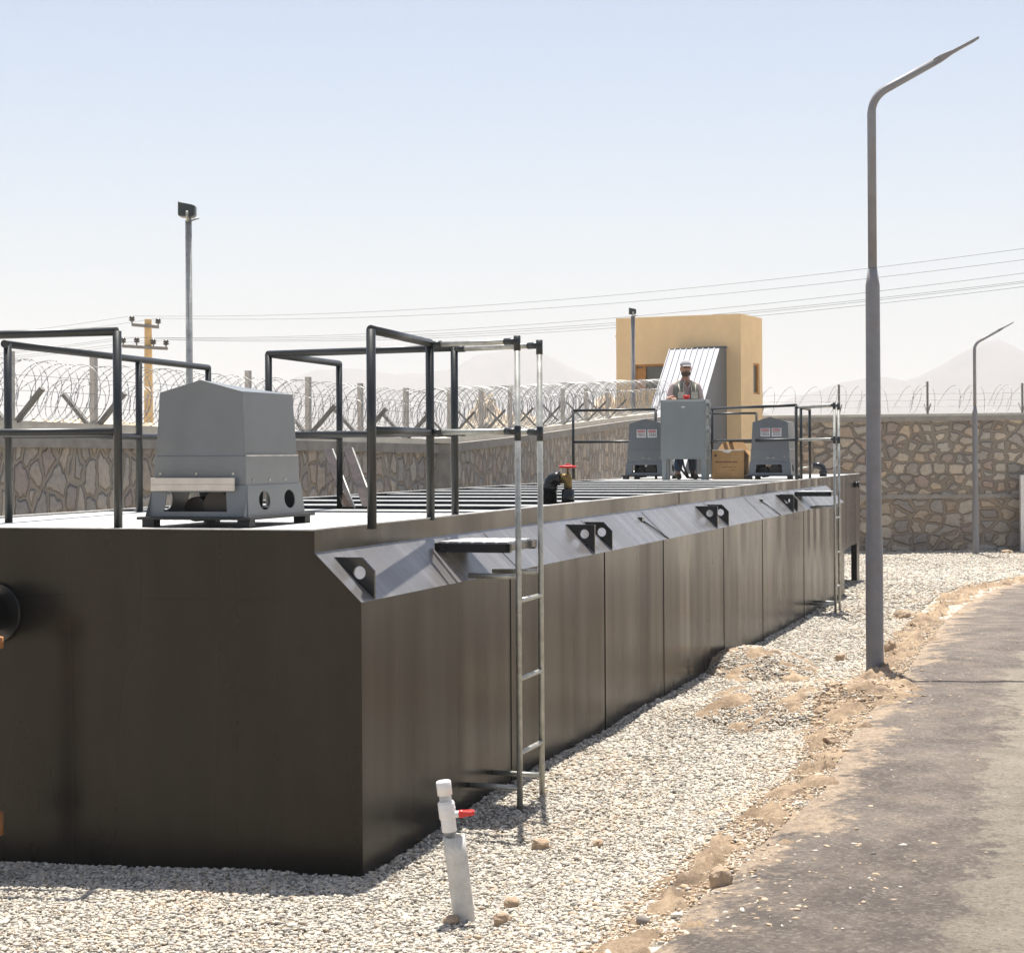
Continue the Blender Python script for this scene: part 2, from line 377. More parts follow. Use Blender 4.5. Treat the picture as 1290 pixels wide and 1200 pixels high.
# soil pile beside the tank
PILES = []
def pile(name, c, rx, ry, h, label, mat, seed):
    P = []; n = 90; PILES.append((c, rx, ry, h))
    for j in range(n):
        for i in range(n):
            x = -1.3 + 2.6 * i / (n - 1); y = -1.3 + 2.6 * j / (n - 1); X = c[0] + x * rx; Y = c[1] + y * ry; d = math.hypot(x, y)
            P.append((X, Y, ground(X, Y) - .05 + h * max(0, 1 - d * d * .8) + (.07 * noise.fractal(Vector((X * 3, Y * 3, seed)), .9, 2, 6) + .03 * noise.noise(Vector((X * 12, Y * 12, seed)))) * (1 if h > 0 else 0)))
    m = MB(); m.add(P, [(j * n + i, j * n + i + 1, (j + 1) * n + i + 1, (j + 1) * n + i) for j in range(n - 1) for i in range(n - 1)], True)
    return tag(m.build(name, mat, fix=False), label, 'soil')
c = gp(952, 842); pile('soil_heap', (c.x, c.y), .62, 1.3, .24, 'low heap of tan soil and gravel beside the dark tank wall', M['dirt'], 4)
c = gp(1020, 888); pile('soil_heap', (c.x, c.y), .95, 1.1, .19, 'orange tan spill of soil in front of the tall lamp foot', M['dirt'], 9)

# gravel stones
rng = np.random.default_rng(5)
def ico():
    import bmesh
    bm = bmesh.new(); bmesh.ops.create_icosphere(bm, subdivisions=1, radius=1); v = np.array([x.co[:] for x in bm.verts]); f = np.array([[q.index for q in x.verts] for x in bm.faces]); bm.free(); return v, f
IV, IF = ico()
def in_verge(x, y, L):   # True when left of polyline L (in x at that y)
    return x < np.interp(y, [p.y for p in L], [p.x for p in L])
gx = sorted(grav, key=lambda p: p.y); ex = sorted(edge, key=lambda p: p.y)
def scatter(y0, y1, dens, smin, smax, sparse=None):
    x0 = -.32 * y1; x1 = .31 * y1
    n = int((x1 - x0) * (y1 - y0) * dens); x = rng.uniform(x0, x1, n); y = rng.uniform(y0, y1, n)
    k = np.abs(x / y) < .305; x, y = x[k], y[k]
    dx, dy = x - C0.x, y - C0.y; u = dx * SA + dy * CA; v = -dx * CA + dy * SA
    tank = (v > -.0) & (u > .0) & (u < 19.6)
    if sparse is None: k = (~tank) & in_verge(x, y, gx)
    elif sparse == 'verge': k = (~tank) & (~in_verge(x, y, gx)) & in_verge(x, y, ex)
    else:
        k = ~in_verge(x, y, ex)
        d = x - np.interp(y, [p.y for p in ex], [p.x for p in ex])
        k &= rng.uniform(0, 1, len(x)) < np.exp(-d / (.28 if sparse == 'near' else 2.5))
    x, y = x[k], y[k]; s = rng.uniform(smin, smax, len(x)) * rng.choice([.7, 1, 1, 1.35], len(x)); return x, y, s
sets = [scatter(7.4, 11.5, 4600, .006, .0128), scatter(11.5, 16, 3000, .008, .0145), scatter(16, 24, 1500, .010, .017), scatter(24, 46, 420, .014, .025)]
pe = [scatter(7.4, 24, 2200, .0035, .010, 'verge'), scatter(7.4, 24, 60, .010, .022, 'verge'), scatter(7.4, 9.3, 420, .007, .015, 'near'), scatter(7.4, 22, 60, .005, .012, 'near'), scatter(7.4, 22, 22, .004, .010, 'road')]
def stones(name, sets, pal, w, mat, kind, sink=.25):
    x = np.concatenate([s[0] for s in sets]); y = np.concatenate([s[1] for s in sets]); s = np.concatenate([q[2] for q in sets]); n = len(x)
    z = np.array([ground(a, b) for a, b in zip(x, y)])
    if PILES:
        for (pc, prx, pry, ph) in PILES: z += np.maximum(0, ph * np.maximum(0, 1 - (((x - pc[0]) / prx) ** 2 + ((y - pc[1]) / pry) ** 2) * .8) - .05)
    th = rng.uniform(0, 2 * np.pi, (n, 3)); c_, s_ = np.cos(th), np.sin(th)
    sc = np.stack([s * rng.uniform(1., 1.9, n), s * rng.uniform(.55, 1., n), s * rng.uniform(.35, .8, n)], 1)
    V = np.repeat(IV[None], n, 0) * (1 + rng.uniform(-.34, .30, (n, len(IV), 1))) * sc[:, None, :]
    tx = rng.normal(0, .6, n); ct, st = np.cos(tx)[:, None], np.sin(tx)[:, None]
    Y_ = V[..., 1] * ct - V[..., 2] * st; Z_ = V[..., 1] * st + V[..., 2] * ct
    cz, sz = c_[:, 2:3], s_[:, 2:3]; X2 = V[..., 0] * cz - Y_ * sz; Y2 = V[..., 0] * sz + Y_ * cz
    P = np.stack([X2 + x[:, None], Y2 + y[:, None], Z_ + z[:, None] + (s * (.45 - sink) + rng.uniform(0, .012, n))[:, None]], -1).reshape(-1, 3)
    Fc = (IF[None] + (np.arange(n) * len(IV))[:, None, None]).reshape(-1, 3)
    me = bpy.data.meshes.new(name); me.vertices.add(len(P)); me.vertices.foreach_set('co', P.astype(np.float32).ravel())
    me.loops.add(Fc.size); me.loops.foreach_set('vertex_index', Fc.astype(np.int32).ravel())
    me.polygons.add(len(Fc)); me.polygons.foreach_set('loop_start', np.arange(0, Fc.size, 3, dtype=np.int32)); me.update(calc_edges=True)
    ci = rng.choice(len(pal), n, p=w); col = np.array(pal)[ci] * rng.uniform(.82, 1.18, (n, 1)); col = np.clip(col, 0, .9)
    if kind == 'g':
        dv = np.interp(y, [p.y for p in gx], [p.x for p in gx]) - x; pn = np.array([noise.fractal(Vector((a * .9, b * .6, 3)), 1, 2, 4) for a, b in zip(x, y)])
        k_ = (rng.uniform(0, 1, n) < np.clip(.5 * np.exp(-dv / .35) + .28 * (pn - .15) * 2, 0, .75)); col[k_] = col[k_] * .5 + .5 * np.array([.56, .41, .27])
    at_ = me.attributes.new('tone', 'FLOAT_COLOR', 'POINT'); full = np.ones((len(P), 4), np.float32); full[:, :3] = np.repeat(col, len(IV), 0); at_.data.foreach_set('color', full.ravel())
    me.materials.append(mat); o = bpy.data.objects.new(name, me); link(o); return tag(o, kind='stuff')
pal = [(.54, .49, .41), (.48, .435, .365), (.41, .375, .32), (.27, .25, .22), (.52, .43, .32), (.60, .555, .475)]
tag(stones('gravel', sets, pal, [.27, .25, .19, .10, .11, .08], M['gstone'], 'g'), 'pale crushed gravel stones spread around the tank', 'gravel')
pal2 = [(.47, .35, .23), (.56, .43, .30), (.34, .25, .17), (.52, .47, .40), (.2, .17, .15)]
for (qx, qy, rx_, ry_, nn_) in ((950, 842, .5, 1.0, 500), (1020, 888, .75, 1.0, 1500), (1085, 862, .4, .6, 500), (700, 1165, .5, .4, 90), (620, 1120, .6, .6, 60)):
    c = gp(qx, qy); pe.append((c.x + rng.normal(0, rx_ * .5, nn_), c.y + rng.normal(0, ry_ * .5, nn_), rng.uniform(.005, .019, nn_) * rng.choice([.6, 1, 1.3], nn_)))
tag(stones('loose_stones', pe, pal2, [.36, .30, .16, .13, .05], M['gstone'], 'stuff'), 'small tan stones and crumbs on the dirt verge and road', 'stones')

def rock(px, py, w, label, mat='rock', hgt=.7, name='rock'):
    w *= 1.35; p = gp(px, py); sd = random.random() * 50; import bmesh
    bm = bmesh.new(); bmesh.ops.create_icosphere(bm, subdivisions=3, radius=1)
    for v in bm.verts:
        d = v.co.normalized(); k = 1 + .28 * noise.noise(d * 1.3 + Vector((sd, 0, 0))) + .12 * noise.noise(d * 4 + Vector((sd, 3, 0)))
        q = max(abs(d.x), abs(d.y), abs(d.z)); k *= .82 + .25 * (1 - q) ; v.co = Vector((d.x * k * w / 2, d.y * k * w / 2 * .8, d.z * k * w / 2 * hgt))
    me = bpy.data.meshes.new(name); bm.to_mesh(me); bm.free(); me.materials.append(M[mat]); o = bpy.data.objects.new(name, me); link(o)
    o.location = p + Vector((0, 0, w * hgt * .30)); o.rotation_euler = (0, 0, sd); return tag(o, label, 'rock', 'loose rocks on the ground')
rock(1137, 779, .21, 'pale flat rock on gravel just right of the tall lamp pole', hgt=.6)
rock(1121, 820, .14, 'brown rock close beside the foot of the tall lamp pole', hgt=.9)
rock(1059, 833, .13, 'small reddish rock on gravel left of the lamp pole foot')
rock(632, 1166, .075, 'smooth brown stone just right of the white standpipe foot', hgt=.9)
rock(645, 1144, .085, 'tan broken stone behind the smooth brown stone near the standpipe')
rock(568, 1165, .07, 'brown stone touching the left side of the standpipe foot')
rock(681, 1070, .10, 'tan clod on gravel between the near ladder and the road')
rock(907, 1118, .09, 'dark brown stone standing at the edge of the asphalt', hgt=1.1)
rock(1046, 938, .10, 'orange clod on the dirt verge above the road edge')
rock(1145, 693, .34, 'dark stone at the base of the far stone wall', hgt=.6)
rock(1268, 697, .25, 'low tan stone lying near the far wall behind the small lamp', hgt=.4)
rock(754, 1067, .07, 'little orange stone alone on the open gravel')
rock(960, 907, .15, 'orange lump at the left end of the soil spill', hgt=.6)

# ------------------------------------------------------------------ steel tank (local x = u along the tank, y = v to the left, z up)
W_, LEN, L2 = 3.65, 19.5, 23.7
tank = empty('steel_tank', C0, RZ, 'long low black steel tank with chamfered shoulder filling the left of the yard', 'tank')
CH0, CH1, RV = 1.45, 1.72, .28
m = MB()
prof = [(0, -.3), (0, CH0), (RV, CH1), (RV, DK), (W_ - RV, DK), (W_ - RV, CH1), (W_, CH0), (W_, -.3)]
nU = 40
for (a, b) in [((0, -.3), (0, CH0)), ((W_ - RV, CH1), (W_, CH0)), ((W_, CH0), (W_, -.3))]:
    m.add([(0, a[0], a[1]), (LEN, a[0], a[1]), (LEN, b[0], b[1]), (0, b[0], b[1])], [(0, 1, 2, 3)])
m.add([(0, p[0], p[1]) for p in prof], [tuple(range(8))])
m.add([(LEN, p[0], p[1]) for p in prof], [tuple(range(8))[::-1]])
# rim upstand: two real plates with worn top edge, running on over the end section
for v0, v1 in ((RV, RV + .05), (W_ - RV - .05, W_ - RV)):
    m.box(0.004, L2, v0, v1, CH1 - .02, DK)
m.box(.004, .06, RV + .05, W_ - RV - .05, CH1, DK)
for uu in (3.0, 17.0): m.box(uu, uu + .05, RV + .05, W_ - RV - .05, 1.3, DK - .03)
m.add([(LEN + .002, RV + .001, .42), (LEN + 2.7, RV + .001, .62), (L2 - .3, RV + .001, .62), (L2, RV + .001, .62), (L2, RV + .001, CH1 - .021), (LEN + .002, RV + .001, CH1 - .021)] + [(a, W_ - RV - .001, c) for a, c in ((LEN + .002, .42), (LEN + 2.7, .62), (L2 - .3, .62), (L2, .62), (L2, CH1 - .021), (LEN + .002, CH1 - .021))], [(0, 1, 2, 3, 4, 5), (6, 11, 10, 9, 8, 7), (0, 6, 7, 1), (1, 7, 8, 2), (2, 8, 9, 3), (3, 9, 10, 4)])
m.box(L2 - .05, L2, RV + .05, W_ - RV - .05, CH1 - .02, DK)
# weld seams on front, wall and chamfer
m.box(-.004, 0, 0.005, W_, CH0 - .004, CH0 + .004)
SEAMS = [us(p, 0, 800) for p in (643, 762, 836, 912, 961, 1013)]
for k, uu in enumerate(SEAMS):
    m.box(uu, uu + .012, -.005, 0, -.3, CH0 - .002)
for uu in (4.3, 9.1, 14.2): m.box(uu, uu + .01, RV - .004, RV, CH1 + .01, DK - .004)
shell = m.build('shell', M['tank'], tank)
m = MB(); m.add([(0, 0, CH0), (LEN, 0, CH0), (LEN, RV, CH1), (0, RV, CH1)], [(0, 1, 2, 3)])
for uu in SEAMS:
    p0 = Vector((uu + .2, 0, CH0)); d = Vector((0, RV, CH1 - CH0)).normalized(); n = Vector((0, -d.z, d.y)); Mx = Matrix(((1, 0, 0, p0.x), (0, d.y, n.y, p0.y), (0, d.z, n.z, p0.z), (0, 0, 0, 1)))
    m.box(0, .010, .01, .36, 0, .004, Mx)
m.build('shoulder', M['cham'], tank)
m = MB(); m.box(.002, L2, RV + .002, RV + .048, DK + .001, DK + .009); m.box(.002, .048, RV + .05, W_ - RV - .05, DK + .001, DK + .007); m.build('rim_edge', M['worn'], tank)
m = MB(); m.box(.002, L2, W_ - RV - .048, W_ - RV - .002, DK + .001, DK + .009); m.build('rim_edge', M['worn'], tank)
m = MB()
m.box(3.06, 17.0, RV + .051, W_ - RV - .051, 1.28, 1.32)
m.build('inner_floor', M['blk'], tank)
# decks
def deck(u0, u1, lab):
    m = MB(); m.box(u0, u1, RV + .052, W_ - RV - .052, DK - .03, DK - .004)
    o = m.build('deck_grating', M['grate'], tank)
    if lab: o['label'] = lab
deck(.062, 3.0, 'bright steel mesh deck at the near end'); deck(17.05, L2 - .055, 'steel mesh deck at the far end')
# cross beams (channels) between the decks
k = 0; uu = 3.35
while uu < 16.9:
    m = MB(); v0, v1 = RV + .052, W_ - RV - .052; w = .13
    m.box(uu, uu + .01, v0, v1, DK - .12, DK - .012); m.box(uu, uu + w, v0, v1, DK - .128, DK - .12)
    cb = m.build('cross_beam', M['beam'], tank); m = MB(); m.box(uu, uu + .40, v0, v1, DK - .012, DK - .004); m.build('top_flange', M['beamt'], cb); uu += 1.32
# lifting lugs: transverse triangular plates with an eye
def lug(u, clip, s=1.):
    m = MB(); a, b = .245, 1.685
    out = [(0, CH0 + .005), (0, b - (.075 if clip else 0)), (.075 if clip else .001, b), (a, b)]
    if not clip: out = [(0, CH0 + .005), (0, b), (a, b)]
    hc = (.085, 1.610) if not clip else (.09, 1.60)
    m.plate(out, [ellipse(hc[0], hc[1], .037, .037)], (u, 0, 0), (0, 1, 0), (0, 0, 1), .022)
    m.build('lifting_lug', M['blk'], tank, .002)
for px, cl in ((471, True), (749, False), (771, True), (904, False), (918, True), (1000, False), (1005, True)):
    lug(us(px, 0, 680), cl)
for px, py in ((806, 653), (958, 629)):
    u = us(px, .2, py); m = MB(); m.box(u - .03, u + .03, .17, .23, 1.61, 1.66); m.tube([(u, .19, 1.64), (u + .12, .1, 1.56), (u + .22, .03, 1.49), (u + .3, 0, 1.455)], .006, 6)
    m.build('cable_clip', M['blk'], tank)
# handrails
ZR, ZM = 2.98, 2.40
def pr(px, py, z): return onz_up(px, py, z)
def onz_up(px, py, z):
    p = onz(px, py, z); u, v = lt(p); return Vector((u, v, z))
def handrail(ends, posts, zr, zm, r=.025, mat='rail', base=DK - .01, lab=None):
    m = MB(); m.tube([(p.x, p.y, zr) for p in ends], r, 12)
    for a, b in zip(ends[:-1], ends[1:]): m.tube([(a.x, a.y, zm), (b.x, b.y, zm)], r * .96, 12)
    o = m.build('handrail', M[mat], tank)
    if lab: o['label'] = lab
    for p in posts:
        q = MB(); q.tube([(p.x, p.y, base), (p.x, p.y, zr + .002)], r * 1.02, 12); q.build('post', M[mat], o)
    return o
uF = .085
pA = Vector((uF, vs(148, uF, 540), 0)); pB = Vector((uF, W_ - RV - .1, 0))
handrail([pA, pB], [pA, pB], ZR, ZM)
c1, c2 = onz_up(5, 433, ZR), onz_up(262, 463, ZR); c15 = c1.lerp(c2, .60)
c0 = c1 + (c1 - c2) * .1
handrail([c1, c2], [Vector((us(10, c1.y + .0, 540), c1.y, 0)), c15, c2], ZR, ZM)
d1, d2, d3 = onz_up(338, 446, ZR), onz_up(572, 438, ZR), onz_up(427, 458, ZR)
handrail([d1, d2], [d1, d2], ZR, ZM); handrail([d1, d3], [d3], ZR, ZM)
e1, e2 = onz_up(467, 415, ZR), onz_up(541, 432, ZR)
handrail([e1, e2], [e1, e2], ZR, ZM, .027)
# ladders
def ladder(s1, s2, ztop, zb, rungs, ext, r=.019, lab=None, zmid=ZM):
    m = MB()
    for s_ in (s1, s2): m.tube([(s_.x, s_.y, zb), (s_.x, s_.y, ztop)], r, 10)
    for s_, e in ((s1, ext[0]), (s2, ext[1])):
        m.tube([(s_.x, s_.y, ztop - .01), (e.x, e.y, ztop - .01)], r * .95, 10); m.tube([(s_.x, s_.y, zmid), (e.x, e.y, zmid)], r * .95, 10)
        for z in (CH0 + .03, .14): m.tube([(s_.x, s_.y, z), (s_.x + .02, 0, z)], r * .9, 10)
    o = m.build('ladder', M['galv'], tank); o['label'] = lab
    for z in rungs:
        q = MB(); q.tube([(s1.x, s1.y, z), (s2.x, s2.y, z)], r * .85, 10); q.build('rung', M['galv'], o)
    for s_, e in ((s1, ext[0]), (s2, ext[1])):
        for z in (ztop - .01, zmid):
            for p in (s_, e):
                j = MB()
                d = (Vector((e.x, e.y, 0)) - Vector((s_.x, s_.y, 0))).normalized() * (.09 if p is s_ else -.09)
                j.tube([(p.x, p.y, z), (p.x + d.x, p.y + d.y, z)], r * 1.16, 10)
                if p is s_: j.tube([(s_.x, s_.y, z - .06), (s_.x, s_.y, z + .035)], r * 1.16, 10)
                j.build('pipe_joint', M['rail'], o)
VL = -.34
s1 = Vector((us(653, VL, 720), VL, 0)); s2 = Vector((us(681, VL, 720), VL, 0))
RG = [1.325, .83, .36]
ladder(s1, s2, ZR, -.03, RG, (e2, d2), lab='galvanised ladder on the near part of the tank')
def step(u0, u1, v0=-.30):
    m = MB(); m.box(u0, u1, v0, v0 + .04, 1.642, 1.69); m.box(u0, u1, .17, .21, 1.63, 1.69); m.box(u0, u0 + .04, v0, .2, 1.631, 1.689); m.box(u1 - .04, u1, v0, .2, 1.631, 1.689)
    o = m.build('step_frame', M['blk'], tank, .003); q = MB(); q.box(u0 + .03, u1 - .03, v0 + .03, .19, 1.675, 1.698); q.build('step_grating', M['grate'], o)
step(s1.x - .05, s2.x + .05)
f1 = Vector((us(1051.6, VL, 650), VL, 0)); f2 = Vector((us(1057, VL, 650), VL, 0))
g1, g2 = onz_up(1003, 513, 2.92), onz_up(1009, 513, 2.92); g1.y = .36; g2.y = .36; g1.x = us(1003, .36, 560); g2.x = us(1009, .36, 560)
ladder(f1, f2, 2.90, -.08, [1.33, .85, .38], (g1, g2), .018, 'galvanised ladder at the far end of the tank', 2.42)
step(f1.x - .05, f2.x + .05)
# far rails
ZF, ZG = 2.92, 2.42
h1, h2 = onz_up(722, 517, ZF), onz_up(826, 517, ZF); h1.y = min(h1.y, W_ - RV - .1)
h2.x = h1.x; h1.y = vs(722, h1.x, 560); h2.y = vs(826, h2.x, 560)
handrail([h1, h2], [h1, h2], ZF, ZG, .021)
i1 = Vector((h1.x + .1, vs(897, h1.x + .1, 560), 0))
handrail([i1, g1], [i1, g1], ZF, ZG, .022)
j1 = Vector((us(1020, .4, 560), .4, 0)); handrail([g2, j1], [g2, j1], ZF - .03, ZG, .021)
k1 = Vector((L2 - .3, vs(953, L2 - .3, 560), 0)); k2 = Vector((L2 - .3, 3.2, 0)); handrail([k1, k2], [k1, k2], ZF + .02, ZG, .021)
# pipe flange at the near face, left border
vfl = vs(-4, 0, 775)
zf = at(0, 777, (tl(0, vfl)).y - .3).z
m = MB(); m.tube([(-.5, vfl, zf), (.0, vfl, zf)], .105, 24); m.tube([(-.33, vfl, zf), (-.29, vfl, zf)], .158, 32); m.tube([(-.04, vfl, zf), (-.004, vfl, zf)], .175, 32)
o = m.build('pipe_flange', M['blk'], tank)
for k in range(8):
    q = MB(); t = 2 * math.pi * (k + .5) / 8; y, z = vfl + .128 * math.cos(t), zf + .128 * math.sin(t); q.tube([(-.355, y, z), (-.27, y, z)], .013, 6); q.build('bolt', M['galv'], o)
vd = vs(-22, -.42, 900) - .02 + .0; q = MB(); q.tube([(-.42, vd, zf - .02), (-.42, vd, -.2)], .05, 16); q.tube([(-.42, vd, zf - .10), (-.42, vd, zf - .16)], .10, 16); q.tube([(-.42, vd, .14), (-.42, vd, .26)], .095, 16)
q.build('drain_pipe', M['rust'], o)
# end section skid
for v0 in (RV + .01, W_ - RV - .11):
    m = MB(); m.box(L2 - .42, L2 - .06, v0, v0 + .10, -.4, .62); m.build('skid_leg', M['tank'], tank)
    m = MB(); m.loft([[(LEN + .01, v, -.2), (LEN + 1.2, v, .5), (LEN + 1.3, v, .45), (LEN + .01, v, -.32)] for v in (v0 + .3, v0 + .38)]); m.build('brace', M['tank'], tank)
m = MB(); m.tube([(L2 - .7, RV - .06, 1.66), (L2 - .7, RV + .0, 1.66)], .05, 16); m.tube([(L2 - .7, RV - .08, 1.66), (L2 - .7, RV - .06, 1.66)], .065, 16); m.build('nozzle', M['blk'], tank)

def baked(o):
    dg = bpy.context.evaluated_depsgraph_get(); dg.update(); return bpy.data.meshes.new_from_object(o.evaluated_get(dg))
# ------------------------------------------------------------------ things on the deck
def thing_on(u, v, z, name, label, cat, group=None, rz=0):
    return empty(name, tl(u, v, z), RZ + rz, label, cat, group)
# pump / motor covers  (local x away along u, y to the left)
def cover(u, v, label, near):
    t = thing_on(u, v, DK - .004, 'motor_cover', label, 'machine cover', 'grey gabled machine covers on the tank')
    w0, d0, w1, d1, w2, d2, w3, d3 = (.645, .80, .61, .745, .60, .735, .545, .70) if near else (.63, .72, .59, .64, .58, .63, .53, .58)
    def ring(z, w, d): return [Vector(((d0 - d) / 2, (w0 - w) / 2, z)), Vector(((d0 + d) / 2, (w0 - w) / 2, z)), Vector(((d0 + d) / 2, (w0 + w) / 2, z)), Vector(((d0 - d) / 2, (w0 + w) / 2, z))]
    m = MB()
    zb, z1, z2, z3 = .06, .245, .42, .80
    m.loft([ring(z1, w1, d1), ring(z2, w2, d2)], False); m.loft([ring(z2, w2 - .012, d2 - .012), ring(z3, w3, d3)], False)
    a = ring(z2, w2, d2); b = ring(z2, w2 - .012, d2 - .012); m.loft([a, b], False)
    q = ring(z3, w3, d3); rf = Vector((q[0].x, w0 / 2, z3 + .072)); rb = Vector((q[1].x - .16, w0 / 2, z3 + .045))
    m.add([q[0], q[1], q[2], q[3], rf, rb], [(0, 1, 5, 4), (3, 4, 5, 2), (0, 4, 3), (1, 2, 5)])
    # skirt panels with openings
    B, T = ring(zb, w0, d0), ring(z1 + .002, w1 + .004, d1 + .004)
    def panel(i, j, holes):
        o = B[i]; ax = B[j] - B[i]; mid = (T[i] + T[j]) / 2 - (B[i] + B[j]) / 2; Lb = ax.length; Lt = (T[j] - T[i]).length; e = (Lb - Lt) / 2 / Lb
        m.plate([(0, 0), (1, 0), (1 - e, 1), (e, 1)], holes, o, ax, mid, .008)
    rect = lambda a, b, c, d: [(a, c), (b, c), (b - .02, d), (a + .02, d)]
    panel(3, 0, [rect(.16, .80, .17, .78)]); panel(1, 2, [rect(.2, .44, .2, .75), rect(.56, .8, .2, .75)])
    panel(0, 1, [ellipse(.30, .5, .095, .30), ellipse(.74, .5, .095, .30)]); panel(2, 3, [ellipse(.30, .5, .095, .30), ellipse(.74, .5, .095, .30)])
    m.build('housing', M['cover'], t, .012)
    if not near: t.scale = (1, 1, 1.07)
    m = MB(); y_ = (w0 - w2) / 2; m.box((d0 - d2) / 2 + .01, (d0 + d2) / 2 - .01, y_ - .006, y_ + .006, z2 - .003, z2 + .005); m.build('seam_strip', M['worn'], t)
    for xx in (.12, .34, .56): m = MB(); m.tube([(xx, y_ - .012, z1 + .03), (xx, y_ + .02, z1 + .03)], .008, 8); m.build('bolt', M['galv'], t)
    for yy in (.10, .34, .58): m = MB(); m.tube([((d0 - d1) / 2 - .006, yy, z1 + .07), ((d0 - d1) / 2 + .02, yy, z1 + .07)], .008, 8); m.build('bolt', M['galv'], t)
    m = MB(); m.box(-.06, d0 + .06, -.05, w0 + .05, .045, .062)
    for x in (-.03, d0 - .05):
        for y in (-.03, w0 - .05): m.box(x, x + .08, y, y + .08, 0, .045)
    m.build('base_plate', M['dark'], t, .003)
    m = MB(); m.tube([(.20, .44, .10), (.5, .44, .10)], .075, 18); m.tube([(.12, .26, .13), (.42, .26, .13)], .085, 18); m.box(.1, .6, .18, .5, .0625, .09)
    m.build('motor', M['motor'], t)
    if near:
        m = MB()
        for z in (.215, .254): m.box(-.022, -.002, .075, .62, z, z + .038)
        m.build('board', M['wood'], t, .002)
    else:
        for y0 in (.315, .145):
            m = MB(); x = (d0 - d3) / 2 + .018; tilt = Matrix.Translation((.045, 0, 0))
            m.box(.058, .068, y0, y0 + .145, .60, .715); s_ = m.build('warning_sign', M['signw'], t)
            m = MB(); m.box(.055, .058, y0 + .012, y0 + .133, .672, .706); m.build('header', M['signr'], s_)
            fc = bpy.data.curves.new('letters', 'FONT'); fc.body = 'DANGER'; fc.size = .034; fc.align_x = 'CENTER'; fc.extrude = .001; fc.materials.append(M['signw'])
            fq = bpy.data.objects.new('letters', fc); COL.objects.link(fq); fo = bpy.data.objects.new('lettering', baked(fq)); bpy.data.objects.remove(fq); link(fo, s_); fo.location = (.0535, y0 + .0725, .678); fo.rotation_euler = (R(90), 0, R(-90))
            m = MB(); rr = random.Random(int(y0 * 100))
            for zz in (.652, .634, .616):
                y = y0 + .015
                while y < y0 + .125:
                    w = rr.uniform(.012, .03); m.box(.055, .058, y, min(y + w, y0 + .132), zz, zz + .009); y += w + .008
            m.build('text_lines', M['ink'], s_)
        m = MB(); m.tube([(.040, .26, .30), (.018, .26, .30), (.018, .36, .30), (.040, .36, .30)], .007, 8); m.box(.03, .048, .25, .27, .285, .315); m.box(.03, .048, .35, .37, .285, .315); m.build('handle', M['galv'], t)
    return t
uc = .42; vc = vs(311, uc, 655)
cover(uc, vc, 'large grey gabled cover with a pale wooden board across its front, nearest the camera', True)
uf = 18.0
cover(uf, vs(838, uf, 600), 'grey gabled cover with two warning signs, partly behind the grey cabinet', False)
cover(uf - .2, vs(996, uf - .2, 600), 'grey gabled cover with two warning signs, right of the cardboard box', False)
# control cabinet
uk = 17.55; vk = vs(889, uk, 560); wk = vs(832, uk, 560) - vk
t = thing_on(uk, vk, DK - .004, 'control_cabinet', 'tall grey metal cabinet on legs with a red button, in front of the man', 'cabinet')
zt = at(860, 503, tl(uk, vk + .3).y).z - DK; zb = at(860, 578, tl(uk, vk + .3).y).z - DK
m = MB(); m.box(0, .30, 0, wk, zb, zt); m.box(-.012, 0, .02, wk - .02, zb + .02, zt - .02); m.build('enclosure', M['cab'], t, .005)
for x in (.01, .23):
    for y in (.0, wk - .09):
        m = MB(); m.box(x, x + .06, y + .01, y + .075, 0, zb); m.build('leg', M['cab'], t, .002)
m = MB(); m.tube([(.12, wk * .46, zt), (.12, wk * .46, zt + .03)], .03, 16); m.tube([(.12, wk * .46, zt + .03), (.12, wk * .46, zt + .07)], [.06, .05], 20); m.build('stop_button', M['red'], t)
for z in (zt - .1, zt - .28, zt - .5, zt - .75):
    m = MB(); m.box(.08, .16, -.045, 0, z, z + .05); m.tube([(.12, -.03, z), (.12, -.03, z - .12)], .012, 8); m.build('conduit_fitting', M['cab'], t, .003)
m = MB(); m.box(-.016, -.0125, wk * .5 - .03, wk * .5 + .02, zt - .12, zt - .10); m.build('maker_plate', M['signw'], t)
m = MB()
for k, y in enumerate((.47, .40, .30, .24)): m.tube([(.18, y, zb), (.17, y - .03, zb * .6), (.3, y - .12 + .05 * k, .03), (.6, y - .2, .02)], .016, 8)
m.build('cable', M['cableb'], t)
# cardboard box
ub = 17.9; vb = vs(937, ub, 590); wb = vs(897, ub, 590) - vb
t = thing_on(ub, vb, DK - .004, 'cardboard_box', 'open brown cardboard box with torn top between cabinet and right cover', 'box')
m = MB(); hb = .44
m.box(0, .006, 0, wb, 0, hb); m.box(.38, .386, 0, wb, 0, hb); m.box(.006, .38, 0, .006, 0, hb - .01); m.box(.006, .38, wb - .006, wb, 0, hb); m.box(.006, .38, .006, wb - .006, 0, .006)
m.build('carton', M['card'], t)
m = MB(); m.add([(.386, 0, hb), (.386, wb, hb), (.47, wb - .08, hb + .13), (.46, .09, hb + .12)], [(0, 1, 2, 3)]); m.add([(.0, .006, hb), (.38, .006, hb), (.36, -.08, hb - .1), (.03, -.07, hb - .08)], [(0, 1, 2, 3)])
m.build('flap', M['card'], t)
P = []; n = 16
for i in range(n + 1):
    y = wb * i / n; P.append((y, hb + .0 - .035 * abs(noise.noise(Vector((i * .7, 2, 0)))) - (.03 if 6 < i < 11 else 0)))
m = MB(); m.plate([(0, hb + .008), (wb, hb + .008)] + P[::-1], [], (-.003, 0, 0), (0, 1, 0), (0, 0, 1), .003); m.build('torn_edge', M['torn'], t)
m = MB(); rr = random.Random(4)
